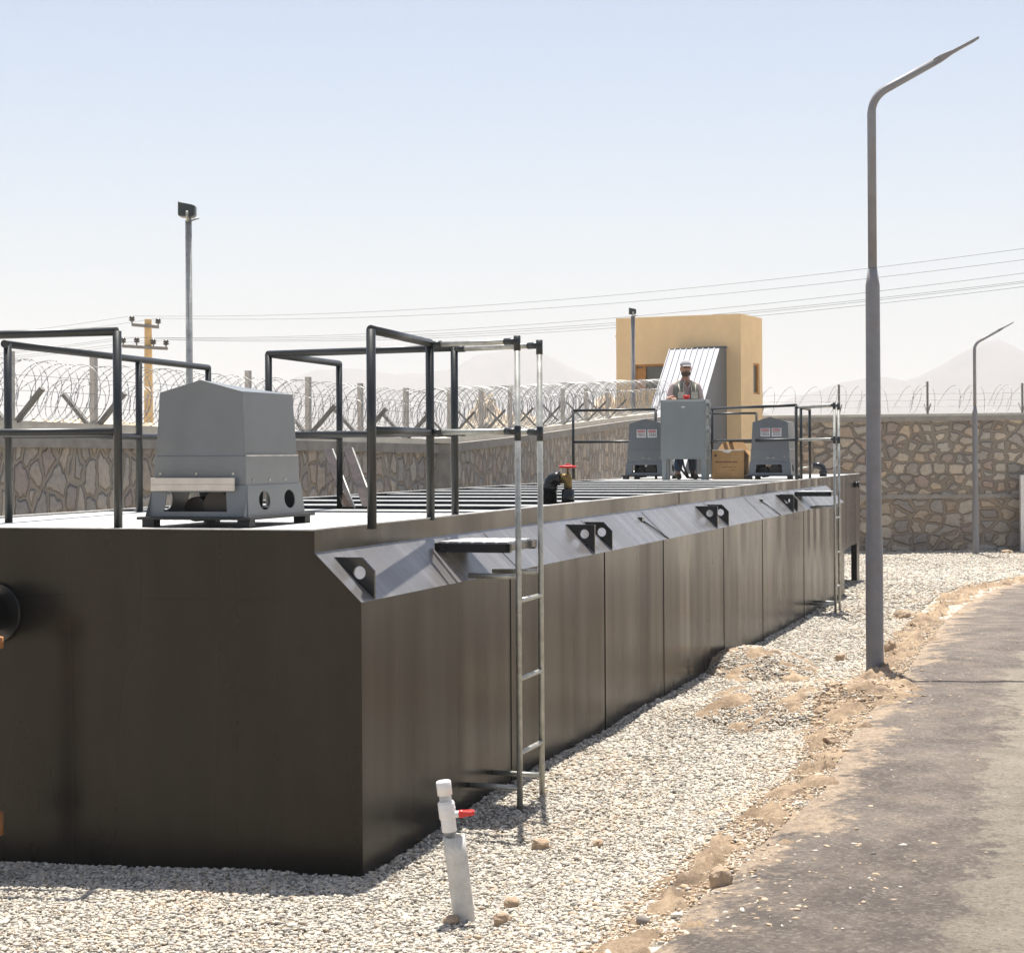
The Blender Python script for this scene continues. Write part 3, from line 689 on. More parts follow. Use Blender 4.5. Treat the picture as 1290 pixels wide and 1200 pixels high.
for zz, y0, y1, hh in ((.25, .10, .42, .028), (.175, .12, .34, .018), (.13, .14, .22, .018)):
    y = y0
    while y < y1: w = rr.uniform(.01, .022); m.box(-.002, -.0005, y, y + w, zz + .004 * rr.random(), zz + hh * rr.uniform(.6, 1)); y += w + .007
m.box(-.002, -.0005, wb - .07, wb - .04, .34, .38)
m.build('print', M['inkb'], t)
# valve riser
uv_ = us(704, .55, 632); Yv = tl(uv_, .55).y
t = thing_on(uv_, .47, DK - .05, 'pipe_valve', 'black pipe bend with brass valve and red handwheel on the tank rim', 'valve')
m = MB(); s_ = .13
pts = [(0, .16, 0), (0, .16, .19)] + [(0, .16 - .06 * (1 - math.cos(k)), .19 + .06 * math.sin(k)) for k in (.5, 1.0, 1.57)] + [(0, .06, .25)]
m.tube(pts, .060, 16); m.tube([(0, 0, 0), (0, 0, .16)], .055, 16); m.tube([(0, .16, .15), (0, .16, .19)], .067, 16); m.build('pipe', M['blk'], t)
m = MB(); m.tube([(0, 0, .16), (0, 0, .26)], .036, 8); m.tube([(0, .07, .25), (0, -.02, .25)], .042, 8); m.tube([(0, 0, .26), (0, 0, .29)], .026, 8); m.tube([(0, 0, .29), (0, 0, .36)], .010, 8); m.build('valve_body', M['brass'], t)
m = MB(); ring = [(.068 * math.cos(2 * math.pi * k / 20), .068 * math.sin(2 * math.pi * k / 20), .35) for k in range(21)]; m.tube(ring, .010, 8, False)
for k in range(4): a = k * math.pi / 2 + .4; m.tube([(0, 0, .36), (.068 * math.cos(a), .068 * math.sin(a), .35)], .008, 6)
m.tube([(0, 0, .345), (0, 0, .375)], .018, 10); m.build('handwheel', M['red'], t)
# far elbow
ue = us(1033, .55, 593)
t = thing_on(ue, .5, DK - .01, 'pipe_elbow', 'rounded black pipe elbow on the far right of the deck', 'pipe')
m = MB(); m.tube([(0, 0, 0), (0, 0, .10), (0, .02, .15), (0, .07, .18), (0, .16, .18)], .062, 16); m.tube([(0, 0, .05), (0, 0, .09)], .075, 16); m.build('bend', M['blk'], t)
m = MB(); m.tube([(0, .16, .18), (0, .55, .10)], .014, 10); m.build('outlet_pipe', M['galv'], t)
# tilted plates
for (a, b, lab) in (((418, 565), (446, 645), 'dark mottled plate tilted on the deck, left one of the two'), ((443, 564), (471, 640), 'dark mottled plate tilted on the deck, right one of the two')):
    pt, pb = at(*a, 15.3), at(*b, 14.3)
    ub_, vb_ = lt(pb); ut_, vt_ = lt(pt)
    t = thing_on(ub_, vb_, DK - .004, 'tilted_plate', lab, 'steel plate', 'tilted plates on the deck')
    d = Vector((ut_ - ub_, vt_ - vb_, pt.z - DK)); sd = Vector((.0, .095, 0))
    m = MB(); n = d.cross(sd).normalized() * .012; q = [Vector((0, 0, 0)), sd, sd * .8 + d, d]
    m.loft([q, [p + n for p in q]]); m.build('plate', M['plateM'], t, .002)
    m = MB(); m.tube([Vector((0, -.006, 0)), d + Vector((0, -.006, 0))], .008, 6); m.build('rim', M['galv'], t)

# ------------------------------------------------------------------ person
def skin(name, chain, mat, parent, sub=2, root=0):
    """chain: verts [(pos, rx, ry)], edges"""
    V_, E_ = chain; me = bpy.data.meshes.new(name); me.from_pydata([v[0] for v in V_], E_, []); me.materials.append(mat)
    o = bpy.data.objects.new(name, me); link(o, parent); md = o.modifiers.new('skin', 'SKIN'); md.use_smooth_shade = True; md.branch_smoothing = .6
    for i, v in enumerate(V_):
        d = me.skin_vertices[0].data[i]; d.radius = (v[1], v[2] if len(v) > 2 else v[1]); d.use_root = (i == root)
    s = o.modifiers.new('sub', 'SUBSURF'); s.levels = sub; s.render_levels = sub; return o
M['skin'] = simple('tanned skin', (.42, .235, .16), .6, 0, .08); M['shirt'] = simple('pale pink shirt', (.50, .40, .38), .9, 0, .1)
M['vest'] = simple('olive grey vest', (.17, .175, .145), .9, 0, .15, 12); M['jeans'] = simple('blue jeans', (.035, .055, .11), .9, 0, .2, 10)
M['cap'] = simple('pale grey cap', (.36, .35, .36), .9); M['hair'] = simple('greying brown beard', (.085, .058, .045), .9, 0, .3, 40); M['boot'] = simple('brown boot', (.05, .035, .025), .7); M['trim'] = simple('light vest trim', (.48, .46, .38), .9)
up = 18.12; vp = vs(863, up, 480); Yp = tl(up, vp).y
person = empty('person', tl(up, vp, DK - .004), 0, 'man in cap and vest standing behind the grey cabinet', 'person')
person.rotation_euler = (0, 0, R(7)); person.scale = (1.02, 1.02, 1.02)
# local: x right in picture, -y to camera
SK = [((0, 0, .98), .13, .10), ((0, 0, 1.14), .14, .105), ((0, .0, 1.30), .155, .11), ((0, .01, 1.42), .12, .09), ((0, -.005, 1.50), .058, .055), ((0, -.02, 1.57), .06, .06),
      ((.17, .01, 1.415), .062), ((-.17, .01, 1.415), .062),
      ((-.245, .0, 1.17), .046), ((-.262, -.16, 1.215), .034), ((-.258, -.22, 1.215), .026),
      ((.235, .01, 1.15), .046), ((.245, -.13, .96), .034), ((.24, -.19, .90), .026),
      ((.09, 0, .90), .085), ((.10, -.01, .52), .058), ((.11, .02, .10), .042), ((.115, -.08, .04), .036), ((.12, -.15, .03), .03),
      ((-.09, 0, .90), .085), ((-.10, -.03, .52), .058), ((-.12, .0, .10), .042), ((-.13, -.09, .04), .036), ((-.135, -.16, .03), .03)]
SK = [(a[0], a[1], a[2] if len(a) > 2 else a[1]) for a in SK]
E = [(0, 1), (1, 2), (2, 3), (3, 4), (4, 5), (3, 6), (3, 7), (7, 8), (8, 9), (9, 10), (6, 11), (11, 12), (12, 13), (0, 14), (14, 15), (15, 16), (16, 17), (17, 18), (0, 19), (19, 20), (20, 21), (21, 22), (22, 23)]
def head_bm():
    import bmesh
    bm = bmesh.new(); bmesh.ops.create_uvsphere(bm, u_segments=28, v_segments=20, radius=1)
    for v in bm.verts:
        d = v.co.copy(); x, y, z = d.x * .076, d.y * .095, d.z * .118
        if d.z < -.2: x *= 1 - .28 * (-d.z - .2); y = y * (1 - .15 * (-d.z - .2)) - .010 * (-d.z)
        if d.y < 0:
            f = math.exp(-((d.x / .16) ** 2)); y -= .026 * f * math.exp(-((d.z + .12) / .16) ** 2)          # nose
            y -= .007 * math.exp(-((d.x / .3) ** 2)) * math.exp(-((d.z + .42) / .09) ** 2)                   # lips
            for s in (-1, 1): y += .014 * math.exp(-(((d.x - s * .36) / .17) ** 2)) * math.exp(-((d.z - .05) / .10) ** 2)  # eye sockets
            y -= .008 * math.exp(-((d.z - .2) / .08) ** 2)
            y -= .008 * math.exp(-((d.x / .3) ** 2)) * math.exp(-((d.z + .8) / .2) ** 2)
        for s in (-1, 1):
            e = math.exp(-((d.x - s) / .12) ** 2) * math.exp(-((d.z + .02) / .25) ** 2); x += s * .014 * e
        v.co = Vector((x, y, z))
    me = bpy.data.meshes.new('head'); bm.to_mesh(me); bm.free()
    for p in me.polygons: p.use_smooth = True
    return me
# one continuous body: skin skeleton + head + fingers joined into one mesh
body = skin('body', (SK, E), M['skin'], None)
def hand_chains(wr, fwd, up_, side):
    """five fingers: returns list of polylines with radii"""
    f = Vector(fwd).normalized(); s = Vector(side).normalized(); dn = -Vector(up_).normalized(); w = Vector(wr); out = []
    out.append(([w, w + f * .035, w + f * .085], [.026, .038, .036]))
    for k, L in zip((-1.5, -.5, .5, 1.5), (.062, .078, .072, .055)):
        b = w + f * .085 + s * (k * .019); out.append(([b - f * .02, b + f * L * .4 + dn * .003, b + f * L * .75 + dn * .018, b + f * L * .85 + dn * .036], [.0095, .009, .0085, .007]))
    b = w + f * .03 - s * .03; out.append(([b, b - s * .025 + f * .02, b - s * .032 + f * .048], [.011, .010, .008]))
    return out
bm_me = baked(body)
acc = MB(); acc.add([v.co[:] for v in bm_me.vertices], [tuple(p.vertices) for p in bm_me.polygons], True)
hm = head_bm(); acc.add([(v.co + Vector((0, -.035, 1.655)))[:] for v in hm.vertices], [tuple(p.vertices) for p in hm.polygons], True)
for wr, fw, sd in (((-.258, -.22, 1.215), (.12, -1, -.10), (1, .1, 0)), ((.24, -.19, .90), (-.2, -1, -.4), (-1, .2, 0))):
    for pts, rr_ in hand_chains(wr, fw, (0, 0, 1), sd): acc.tube(pts, rr_, 8)
bpy.data.objects.remove(body)
acc.build('body', M['skin'], person)
shirt = skin('shirt', ([((0, 0, .98), .135, .115), ((0, 0, 1.14), .15, .12), ((0, 0, 1.30), .165, .125), ((0, .01, 1.43), .125, .10), ((.18, .01, 1.42), .075, .075), ((-.18, .01, 1.42), .075, .075), ((-.248, .0, 1.18), .06, .06), ((-.256, -.09, 1.195), .052, .052), ((.242, .01, 1.15), .06, .06), ((.246, -.10, 1.0), .048, .048)],
    [(0, 1), (1, 2), (2, 3), (3, 4), (3, 5), (5, 6), (6, 7), (4, 8), (8, 9)]), M['shirt'], person)
tr = skin('trousers', ([((0, 0, 1.0), .15, .12), ((.09, 0, .88), .10, .10), ((.10, -.01, .52), .075, .075), ((.11, .02, .10), .065, .065), ((-.09, 0, .88), .10, .10), ((-.10, -.03, .52), .075, .075), ((-.12, 0, .10), .065, .065)],
    [(0, 1), (1, 2), (2, 3), (0, 4), (4, 5), (5, 6)]), M['jeans'], person)
for s in (-1, 1):
    skin('boot', ([((s * .115, .02, .10), .055, .055), ((s * .12, -.01, .045), .05, .05), ((s * .128, -.12, .04), .045, .045), ((s * .132, -.18, .035), .035, .035)], [(0, 1), (1, 2), (2, 3)]), M['boot'], person)
# vest: two open front panels and a back wrapped round the torso
m = MB(); loops = []
for z, rx, ry in ((.96, .205, .165), (1.10, .205, .165), (1.24, .215, .168), (1.36, .205, .155), (1.44, .165, .13), (1.475, .11, .10)):
    ring = []
    for k in range(23):
        a = R(-90 + 17 + (360 - 34) * k / 22); op = 1.
        ring.append(Vector((rx * math.cos(a), ry * math.sin(a), z)))
    loops.append(ring)
n = 23
P = [p for l in loops for p in l]; P2 = [Vector((p.x * .95, p.y * .95, p.z)) for p in P]
fs = [(j * n + i, j * n + i + 1, (j + 1) * n + i + 1, (j + 1) * n + i) for j in range(5) for i in range(22)]
m.add(P, fs, True); m.build('vest', M['vest'], person)
m = MB()
for s in (-1, 1):
    for kk in (0,):
        idx = 0 if s < 0 else 22
        m.tube([loops[j][22 if s > 0 else 0] + Vector((0, -.004, 0)) for j in range(6)], .007, 6)
    m.box(*sorted((s * .05, s * .15)), -.178, -.168, 1.20, 1.30); m.tube([(s * .13, -.12, 1.42), (s * .12, -.168, 1.33), (s * .12, -.175, 1.26)], .009, 6)
m.build('vest_trim', M['trim'], person)
m = MB()
for s in (-1, 1): m.loft([[Vector((s * .012, -.150, 1.33)), Vector((s * .075, -.105, 1.47)), Vector((s * .085, -.02, 1.495)), Vector((s * .02, -.145, 1.40))], [Vector((s * .012, -.158, 1.33)), Vector((s * .082, -.112, 1.465)), Vector((s * .092, -.02, 1.49)), Vector((s * .025, -.153, 1.39))]])
m.build('collar', M['shirt'], person)
# cap and beard
m = MB(); lp = []
for k in range(7):
    a = k / 6 * math.pi / 2; lp.append([Vector((.086 * math.cos(a) * math.cos(t), .106 * math.cos(a) * math.sin(t) - .03, 1.70 + .088 * math.sin(a))) for t in [2 * math.pi * q / 24 for q in range(24)]])
m.loft(lp, True, True)
br = [Vector((.078 * math.cos(t), -.03 + .10 * math.sin(t), 1.705)) for t in [math.pi + math.pi * q / 12 for q in range(13)]]
bo = [Vector((.070 * math.cos(t), -.07 + .145 * math.sin(t), 1.688)) for t in [math.pi + math.pi * q / 12 for q in range(13)]]
bl = [Vector((p.x, p.y, p.z - .006)) for p in bo]
m.add(br + bo + bl, [(i, i + 1, 14 + i, 13 + i) for i in range(12)] + [(13 + i, 14 + i, 27 + i, 26 + i) for i in range(12)] + [(26 + i, 27 + i, i + 1, i) for i in range(12)], True)
m.build('cap', M['cap'], person)
m = MB(); lp = []
for z, s in ((1.602, .99), (1.58, 1.01), (1.562, .95), (1.545, .78), (1.535, .5)):
    lp.append([Vector((.072 * s * math.cos(t), -.040 + .092 * s * math.sin(t), z)) for t in [math.pi + math.pi * q / 14 for q in range(15)]])
m.add([p for l in lp for p in l], [(j * 15 + i, j * 15 + i + 1, (j + 1) * 15 + i + 1, (j + 1) * 15 + i) for j in range(4) for i in range(14)], True)
m.box(-.028, .028, -.140, -.128, 1.612, 1.619); m.build('beard', M['hair'], person)
m = MB()
for s in (-1, 1): m.tube([(s * .014, -.136, 1.668), (s * .030, -.138, 1.664), (s * .046, -.128, 1.668)], .006, 6)
m.build('spectacles', M['ins'], person)

# ------------------------------------------------------------------ street lamps
def lamp(npx, label, loc=None):
    sc = npx / F * loc.y / 5.63
    t = empty('street_lamp', loc, 0, label, 'street lamp', 'grey street lamps with bent arms')
    h = 5.63 * sc; rb = .078 * sc
    def up_(y): return 5.63 * (848 - y) / 800 * sc
    m = MB(); zj0, zj1 = up_(362), up_(340)
    m.tube([(0, 0, -.4), (0, 0, .0), (0, 0, .05), (0, 0, up_(690)), (0, 0, up_(660)), (0, 0, zj0), (0, 0, zj1)], [rb * 1.0, rb * 1.0, rb, rb * .98, rb * .86, rb * .80, rb * .52], 24); m.build('pole', M['pole'], t)
    m = MB(); k = 5.63 / 800 * sc; P = [(0, 0, zj1 - .02)]
    P += [(0, 0, up_(145))]
    for q in range(1, 9):
        a = q / 8 * R(62); P.append((34 * k * (1 - math.cos(a)) * 1.1, 0, up_(145) + 34 * k * math.sin(a) * 1.05))
    e = P[-1]; P.append((e[0] + 66 * k, 0, e[2] + 36 * k)); m.tube(P, [rb * .5] * 2 + [rb * .47] * 8 + [rb * .42], 20); m.build('arm', M['pole'], t)
    a = Vector(P[-1]); d = Vector((66, 0, 36)).normalized(); u2 = Vector((-d.z, 0, d.x)); s2 = Vector((0, 1, 0))
    m = MB(); L = []
    for f, hw, hh in ((-8, .028, .028), (0, .032, .031), (10, .036, .024), (20, .038, .015), (34, .038, .013), (56, .036, .011)):
        c_ = a + d * (f * k); L.append([c_ + s2 * (hw * sc * sx) + u2 * (hh * sc * sy) for sx, sy in ((-1, -1), (1, -1), (1, 1), (-1, 1))])
    m.loft(L); m.build('lamp_head', M['pole'], t, .006 * sc)
    m = MB(); c_ = a + d * (36 * k) - u2 * (.0135 * sc)
    m.loft([[c_ + d * (x * .09 * sc) + s2 * (y * .035 * sc) + u2 * z for x, y in ((-1, -1), (1, -1), (1, 1), (-1, 1))] for z in (0, -.004)]); m.build('lens', M['glass'], t)
    return t
lamp(800, 'tall grey street lamp standing at the road edge, nearest the camera', gp(1102, 846))
lamp(293, 'small distant street lamp in front of the far stone wall', gp(1229, 698))

# ------------------------------------------------------------------ walls
def wall_pt(p0, p1, px):
    """3D xy on line p0-p1 seen at pixel px"""
    k = (px - CX) / F; d = p1 - p0; t = (k * p0.y - p0.x) / (d.x - k * d.y); return p0 + d * t, t
def P2(px, Y): return Vector(((px - CX) / F * Y, Y, 0))
WL0, WL1, WM1 = P2(-220, 16.5), P2(556, 27.5), P2(850, 43.6)
WR0, WR1 = P2(955, 45.3), P2(1420, 46.2)
def wall(name, p0, p1, tops, base, mat, label, th=.45, cop=.13, led=.15, band=None, mat2=None, s_led=.0, n=40):
    """tops: [(px, py)] of the coping top; geometry follows it"""
    d = (p1 - p0); L = d.length; d = d / L; nn = Vector((-d.y, d.x, 0))      # away from camera
    if nn.y < 0: nn = -nn
    root = empty(name, p0 + Vector((0, 0, base)), 0, label, 'wall')
    def top(t):
        q = p0.lerp(p1, t); px = CX + q.x / q.y * F; i = 0
        py = float(np.interp(px, [a[0] for a in tops], [a[1] for a in tops])); return at(px, py, q.y).z
    def ribbon(z0f, z1f, off, thick, uvs, nm, mt, parent):
        V_, Fa = [], []
        for i in range(n + 1):
            t = i / n; q = p0.lerp(p1, t)
            a = q + nn * off - root.location; b = a + nn * thick; z0, z1 = z0f(t) - base, z1f(t) - base
            V_ += [(a.x, a.y, z0), (a.x, a.y, z1), (b.x, b.y, z1), (b.x, b.y, z0)]
        for i in range(n):
            for k in range(4):
                j = (k + 1) % 4; Fa.append((i * 4 + k, (i + 1) * 4 + k, (i + 1) * 4 + j, i * 4 + j))
        Fa += [(0, 1, 2, 3), tuple(n * 4 + k for k in (3, 2, 1, 0))]
        me = bpy.data.meshes.new(nm); me.from_pydata(V_, [], Fa); uv = me.uv_layers.new(name='UV')
        for li, lp in enumerate(me.loops):
            v = me.vertices[lp.vertex_index]; s_ = Vector((v.co.x, v.co.y, 0)).dot(d); uv.data[li].uv = (s_, v.co.z)
        me.materials.append(mt); o = bpy.data.objects.new(nm, me); link(o, parent); return o
    root.location.z = 0; base0 = base; base = 0
    if band is None:
        ribbon(lambda t: base0, lambda t: top(t) - cop, .0, th, 1, 'stonework', M[mat], root)
    else:
        zb_ = band; ribbon(lambda t: base0, lambda t: zb_ - .05, .0, th, 1, 'lower_stonework', M[mat2], root)
        ribbon(lambda t: zb_ + .05, lambda t: top(t) - cop, .02, th, 1, 'stonework', M[mat], root)
        ribbon(lambda t: zb_ - .05, lambda t: zb_ + .05, -.03, th, 1, 'concrete_band', M['conc'], root)
    ribbon(lambda t: top(t) - cop, lambda t: top(t), -.05, th + .1, 1, 'coping', M['conc'], root)
    ribbon(lambda t: top(t), lambda t: top(t) + led + s_led * t, .10, .22, 1, 'ledge', M['concl'], root)
    return root, top
wl, topL = wall('stone_wall', WL0, WL1, [(-220, 544), (0, 547), (380, 555), (556, 560)], -.3, 'stoneL', 'rubble stone wall on the left behind the big grey cover', led=.17, s_led=-.09)
wm, topM = wall('stone_wall', WL1, WM1, [(556, 560), (640, 551), (700, 543), (790, 530), (850, 523)], -.3, 'stoneL', 'rubble stone wall behind the tank running to the beige tower', led=.09)
zb_ = at(1190, 625, 45.7).z
wr, topR = wall('stone_wall', WR0, WR1, [(955, 527), (1290, 523), (1420, 522)], -.6, 'stoneR', 'tall stone wall with a grey band, behind the small lamp on the right', led=.07, band=zb_, mat2='stoneB', cop=.12)
# corner pier between left walls
t = empty('wall_pier', WL1, 0, 'pale concrete corner pier where the two left walls meet', 'pier')
m = MB(); z = topL(1); m.box(-.14, .14, -.16, .1, -.3, z + .02); m.build('shaft', M['conc'], t, .01); m = MB(); m.box(-.18, .18, -.2, .14, z + .02, z + .10); m.build('cap_stone', M['concl'], t, .01)
# gate at the right border
Yg = 45.6; m = MB(); a = at(1284, 694, Yg)
t = empty('gate', (a.x, Yg - .05, -.3), 0, 'white framed dark red gate cut off by the right edge of the picture', 'gate')
zt_ = at(1288, 598, Yg).z + .3
m = MB(); m.box(0, .09, -.1, .02, 0, zt_); m.box(.09, 1.3, -.1, .02, zt_ - .08, zt_); m.build('frame', M['doorw'], t, .005); m = MB(); m.box(.09, 1.3, -.06, 0, 0.02, zt_ - .08); m.build('door_leaf', M['doorr'], t)

# posts, arms and razor wire
def fence_post(p0, p1, px, topf, h, arm, label, r=.033, ay=.38, grp='posts carrying the razor wire'):
    q, tt = wall_pt(p0, p1, px); d = (p1 - p0).normalized(); nn = Vector((-d.y, d.x, 0)); nn = nn if nn.y > 0 else -nn
    z = topf(tt); b = q + nn * .2; t = empty('fence_post', (b.x, b.y, z), math.atan2(d.y, d.x), label, 'post', grp)
    m = MB(); m.box(-r, r, -r, r, -.05, h); m.build('upright', M['post' if r > .03 else 'angle'], t, .004)
    if arm:
        for s in (-1, 1):
            m = MB(); v0 = Vector((0, s * (r + .005), .10)); v1 = v0 + Vector((0, s * ay, ay)); dr = (v1 - v0).normalized(); w = arm
            m.loft([[v + Vector((sx * w, 0, 0)) + Vector((0, -dr.z, dr.y)) * (sy * w * .8) for sx, sy in ((-1, -1), (1, -1), (1, 1), (-1, 1))] for v in (v0, v1)]); m.build('arm', M['angle'], t)
    return b
ordw = ['left edge of the picture', 'second from the left edge', 'behind the big grey cover', 'just right of the big grey cover', 'beside the first dark railing post right of the cover']
for px, py, lab in ((33, 441, 'concrete fence post at the far left of the picture'), (137, 443, 'concrete fence post behind the near left railing corner'), (330, 466, 'concrete fence post just above the big grey cover'),
                    (405, 474, 'concrete fence post just right of the big grey cover'), (470, 482, 'concrete fence post hidden behind the ladder railing corner'), (527, 488, 'concrete fence post nearest left of the wall corner')):
    q, tt = wall_pt(WL0, WL1, px); h = at(px, py, q.y).z - topL(tt); fence_post(WL0, WL1, px, topL, h, .028, lab)
for px, lab in ((582, 'fence post first right of the wall corner'), (621, 'fence post framed inside the galvanised ladder railing'), (657, 'fence post just right of the left ladder upright'), (692, 'fence post just right of the near ladder'), (722, 'fence post above the left far railing corner'), (751, 'fence post midway between near ladder and floodlight pole'), (777, 'fence post at the left edge of the beige tower')):
    q, tt = wall_pt(WL1, WM1, px); h = at(px, 489, q.y).z - topM(tt); fence_post(WL1, WM1, px, topM, h, .020, lab, .033)
for px, py, lab in ((1060, 484, 'thin iron post above the far ladder'), (1172, 480, 'thin iron post on the far wall between the two lamps'), (1292, 482, 'thin iron post on the far wall at the right picture edge'), (962, 488, 'thin iron post at the right corner of the beige tower')):
    q, tt = wall_pt(WR0, WR1, px); h = at(px, py, q.y).z - topR(tt); fence_post(WR0, WR1, px, topR, h, .014, lab, .024, .22)
def coil(p0, p1, topf, ta, tb, r, pitch, zoff, label, seed, thick=.0045, off=.2, barbs=True, jit=.1):
    rr = random.Random(seed); d = (p1 - p0); L = d.length * (tb - ta); dn = d.normalized(); nn = Vector((-dn.y, dn.x, 0)); nn = nn if nn.y > 0 else -nn
    N = int(L / pitch); pts = []; S = 26
    org = p0.lerp(p1, ta); org.z = topf(ta); jr = 1; jp = 0; 
    for k in range(N * S):
        if k % S == 0: jr2 = 1 + rr.uniform(-jit, jit); jp2 = rr.uniform(-.5, .5) * pitch * 1.6
        f = (k % S) / S; 
        if k % S == 0: a0, b0 = jr, jp; jr, jp = jr2, jp2
        rad = r * (a0 + (jr - a0) * f); sh = b0 + (jp - b0) * f
        a = 2 * math.pi * k / S; s = ta + (tb - ta) * k / (N * S); q = p0.lerp(p1, s)
        pts.append(q + dn * (sh + .10 * math.sin(a)) + nn * (off + rad * .92 * math.cos(a)) + Vector((0, 0, topf(s) + zoff + r + rad * math.sin(a))) - org)
    m = MB(); m.tube(pts, thick, 3)
    if barbs:
        for k in range(0, len(pts) - 1, 1):
            c_ = (pts[k] + pts[k + 1]) / 2; dd = (pts[k + 1] - pts[k]).normalized(); w = dd.cross(Vector((rr.uniform(-1, 1), rr.uniform(-1, 1), rr.uniform(-1, 1)))).normalized() * thick * 2.0
            m.add([c_ - w - dd * thick * 1.6, c_ + w - dd * thick * 1.6, c_ + w + dd * thick * 1.6, c_ - w + dd * thick * 1.6], [(0, 1, 2, 3)])
    o = m.build('razor_wire', M['wire'], None, loc=org, fix=False); return tag(o, label, 'razor wire')
coil(WL0, WL1, topL, .1, 1., .34, .17, .12, 'wide razor wire coil along the left stone wall', 1, .0042, jit=.07)
coil(WL0, WL1, topL, .1, 1., .22, .26, .16, 'smaller razor wire coil inside the wide one on the left wall', 2, .0038)
coil(WL1, WM1, topM, .0, .99, .38, .20, .10, 'razor wire coil along the wall between corner and beige tower', 3, .0062, jit=.06, barbs=False)
coil(WL1, WM1, topM, .0, .99, .26, .30, .14, 'inner razor wire coil along the wall between corner and tower', 7, .0052, jit=.08, barbs=False)
coil(WR0, WR1, topR, .0, 1., .34, .42, .10, 'sparse thin razor wire coil on the far right wall', 4, .0055, jit=.05)
def strand(p0, p1, topf, z, r, label):
    P = []; 
    for i in range(41):
        t = i / 40; q = p0.lerp(p1, t); d = (p1 - p0).normalized(); nn = Vector((-d.y, d.x, 0)); nn = nn if nn.y > 0 else -nn
        P.append(q + nn * .14 + Vector((0, 0, topf(t) + z - .02 * math.sin(t * 60) ** 2)))
    o = P[0].copy(); m = MB(); m.tube([p - o for p in P], r, 4); tag(m.build('wire_strand', M['wire'], None, loc=o, fix=False), label, 'wire', 'straight wires on the walls')
for z, lab in ((.52, 'upper'), (.36, 'middle'), (.20, 'lower')):
    strand(WL0, WL1, topL, z + .12, .0032, lab + ' straight wire through the coil on the left wall')
    strand(WR0, WR1, topR, z + .06, .006, lab + ' straight wire on the far right wall')
# rubble heaps beyond the middle wall
def mound(px, py, Y, w, h, label):
    p = at(px, py, Y); P = []; n = 30; sd = px
    for j in range(n):
        for i in range(n):
            x, y = -1 + 2 * i / (n - 1), -1 + 2 * j / (n - 1); d = math.hypot(x, y); z = h * max(0, 1 - d ** 1.5) * (1 + .7 * noise.noise(Vector((x * 3, y * 3, sd)))) + .25 * h * noise.noise(Vector((x * 7, y * 7, sd))) * max(0, 1 - d)
            P.append((x * w / 2, y * w / 2, z))
    b = [(q[0], q[1], -4.) for q in P]
    m = MB(); m.add(P, [(j * n + i, j * n + i + 1, (j + 1) * n + i + 1, (j + 1) * n + i) for j in range(n - 1) for i in range(n - 1)], True)
    ring = [j * n for j in range(n)]; per = [i for i in range(n)] + [j * n + n - 1 for j in range(1, n)] + [(n - 1) * n + i for i in range(n - 2, -1, -1)] + [j * n for j in range(n - 2, 0, -1)]
    V_ = [P[i] for i in per] + [(P[i][0] * 1.5, P[i][1] * 1.5, -3.2) for i in per]; k = len(per); m.add(V_, [(i, (i + 1) % k, k + (i + 1) % k, k + i) for i in range(k)], True)
    tag(m.build('rubble_mound', M['rubble'], None, loc=p), label, 'mound')
mound(612, 535, 36, .9, .55, 'pale rubble mound beyond the wall seen through the ladder railing')
mound(655, 540, 40, 1.2, .35, 'low pale rubble mound beyond the wall near the ladder uprights')
mound(762, 532, 46, 1.3, .70, 'pale rubble mound beyond the wall left of the beige tower')
mound(95, 536, 30, 3.2, .1, 'flat pale sand bank beyond the far left wall')

# ------------------------------------------------------------------ guard tower
N_ = Vector((5.47, 43.5, 0)); N_ = P2(934, 43.5); dl = Vector((-2.9, 1.3, 0)).normalized(); dr = Vector((1.3, 2.9, 0)).normalized()
LW = 3.18; _, LWt = wall_pt(N_, N_ + dl, 777); LW = LWt; _, DW = wall_pt(N_, N_ + dr, 961); zr = at(934, 396, 43.5).z + .02
rz = math.atan2(-dl.y, -dl.x)     # local x = to the right along the front, y = away
tower = empty('guard_tower', (N_.x, N_.y, -.3), rz, 'square beige rendered building with flat top behind the ribbed white sheet', 'building')
hz = zr + .3
def ltw(px, py):      # front plane local coords
    q, tt = wall_pt(N_, N_ + dl, px); return -tt, at(px, py, q.y).z + .3
m = MB()
xw0, zw0 = ltw(800, 492); xw1, zw1 = ltw(843, 458)
outer = [(-LW, 0), (0, 0), (0, hz), (-LW, hz)]; hole = [(xw0, zw0), (xw1, zw0), (xw1, zw1), (xw0, zw1)]
m.plate(outer, [hole], (0, 0, 0), (1, 0, 0), (0, 0, 1), .2)      # normal = x cross z = -y: thickness goes outwards; shift below
for i in range(len(m.v)): m.v[i] = (m.v[i][0], m.v[i][1] + .2, m.v[i][2])
q, ta = wall_pt(N_, N_ + dr, 949.5); q2, tb = wall_pt(N_, N_ + dr, 957.5); zs0 = at(953, 496, q.y).z + .3; zs1 = at(953, 457, q.y).z + .3
m.plate([(.2, 0), (DW, 0), (DW, hz), (.2, hz)], [[(max(ta, .3), zs0), (tb, zs0), (tb, zs1), (max(ta, .3), zs1)]], (-.2, 0, 0), (0, 1, 0), (0, 0, 1), .2)
m.box(-LW, -.2, DW - .2, DW, 0, hz); m.box(-LW, -LW + .2, .2, DW - .2, 0, hz); m.box(-LW + .2, -.2, .2, DW - .2, hz - .35, hz - .2)
m.build('wall', M['plaster'], tower)
m = MB(); a, b, c_, d_ = xw0, xw1, zw0, zw1; t_ = .05
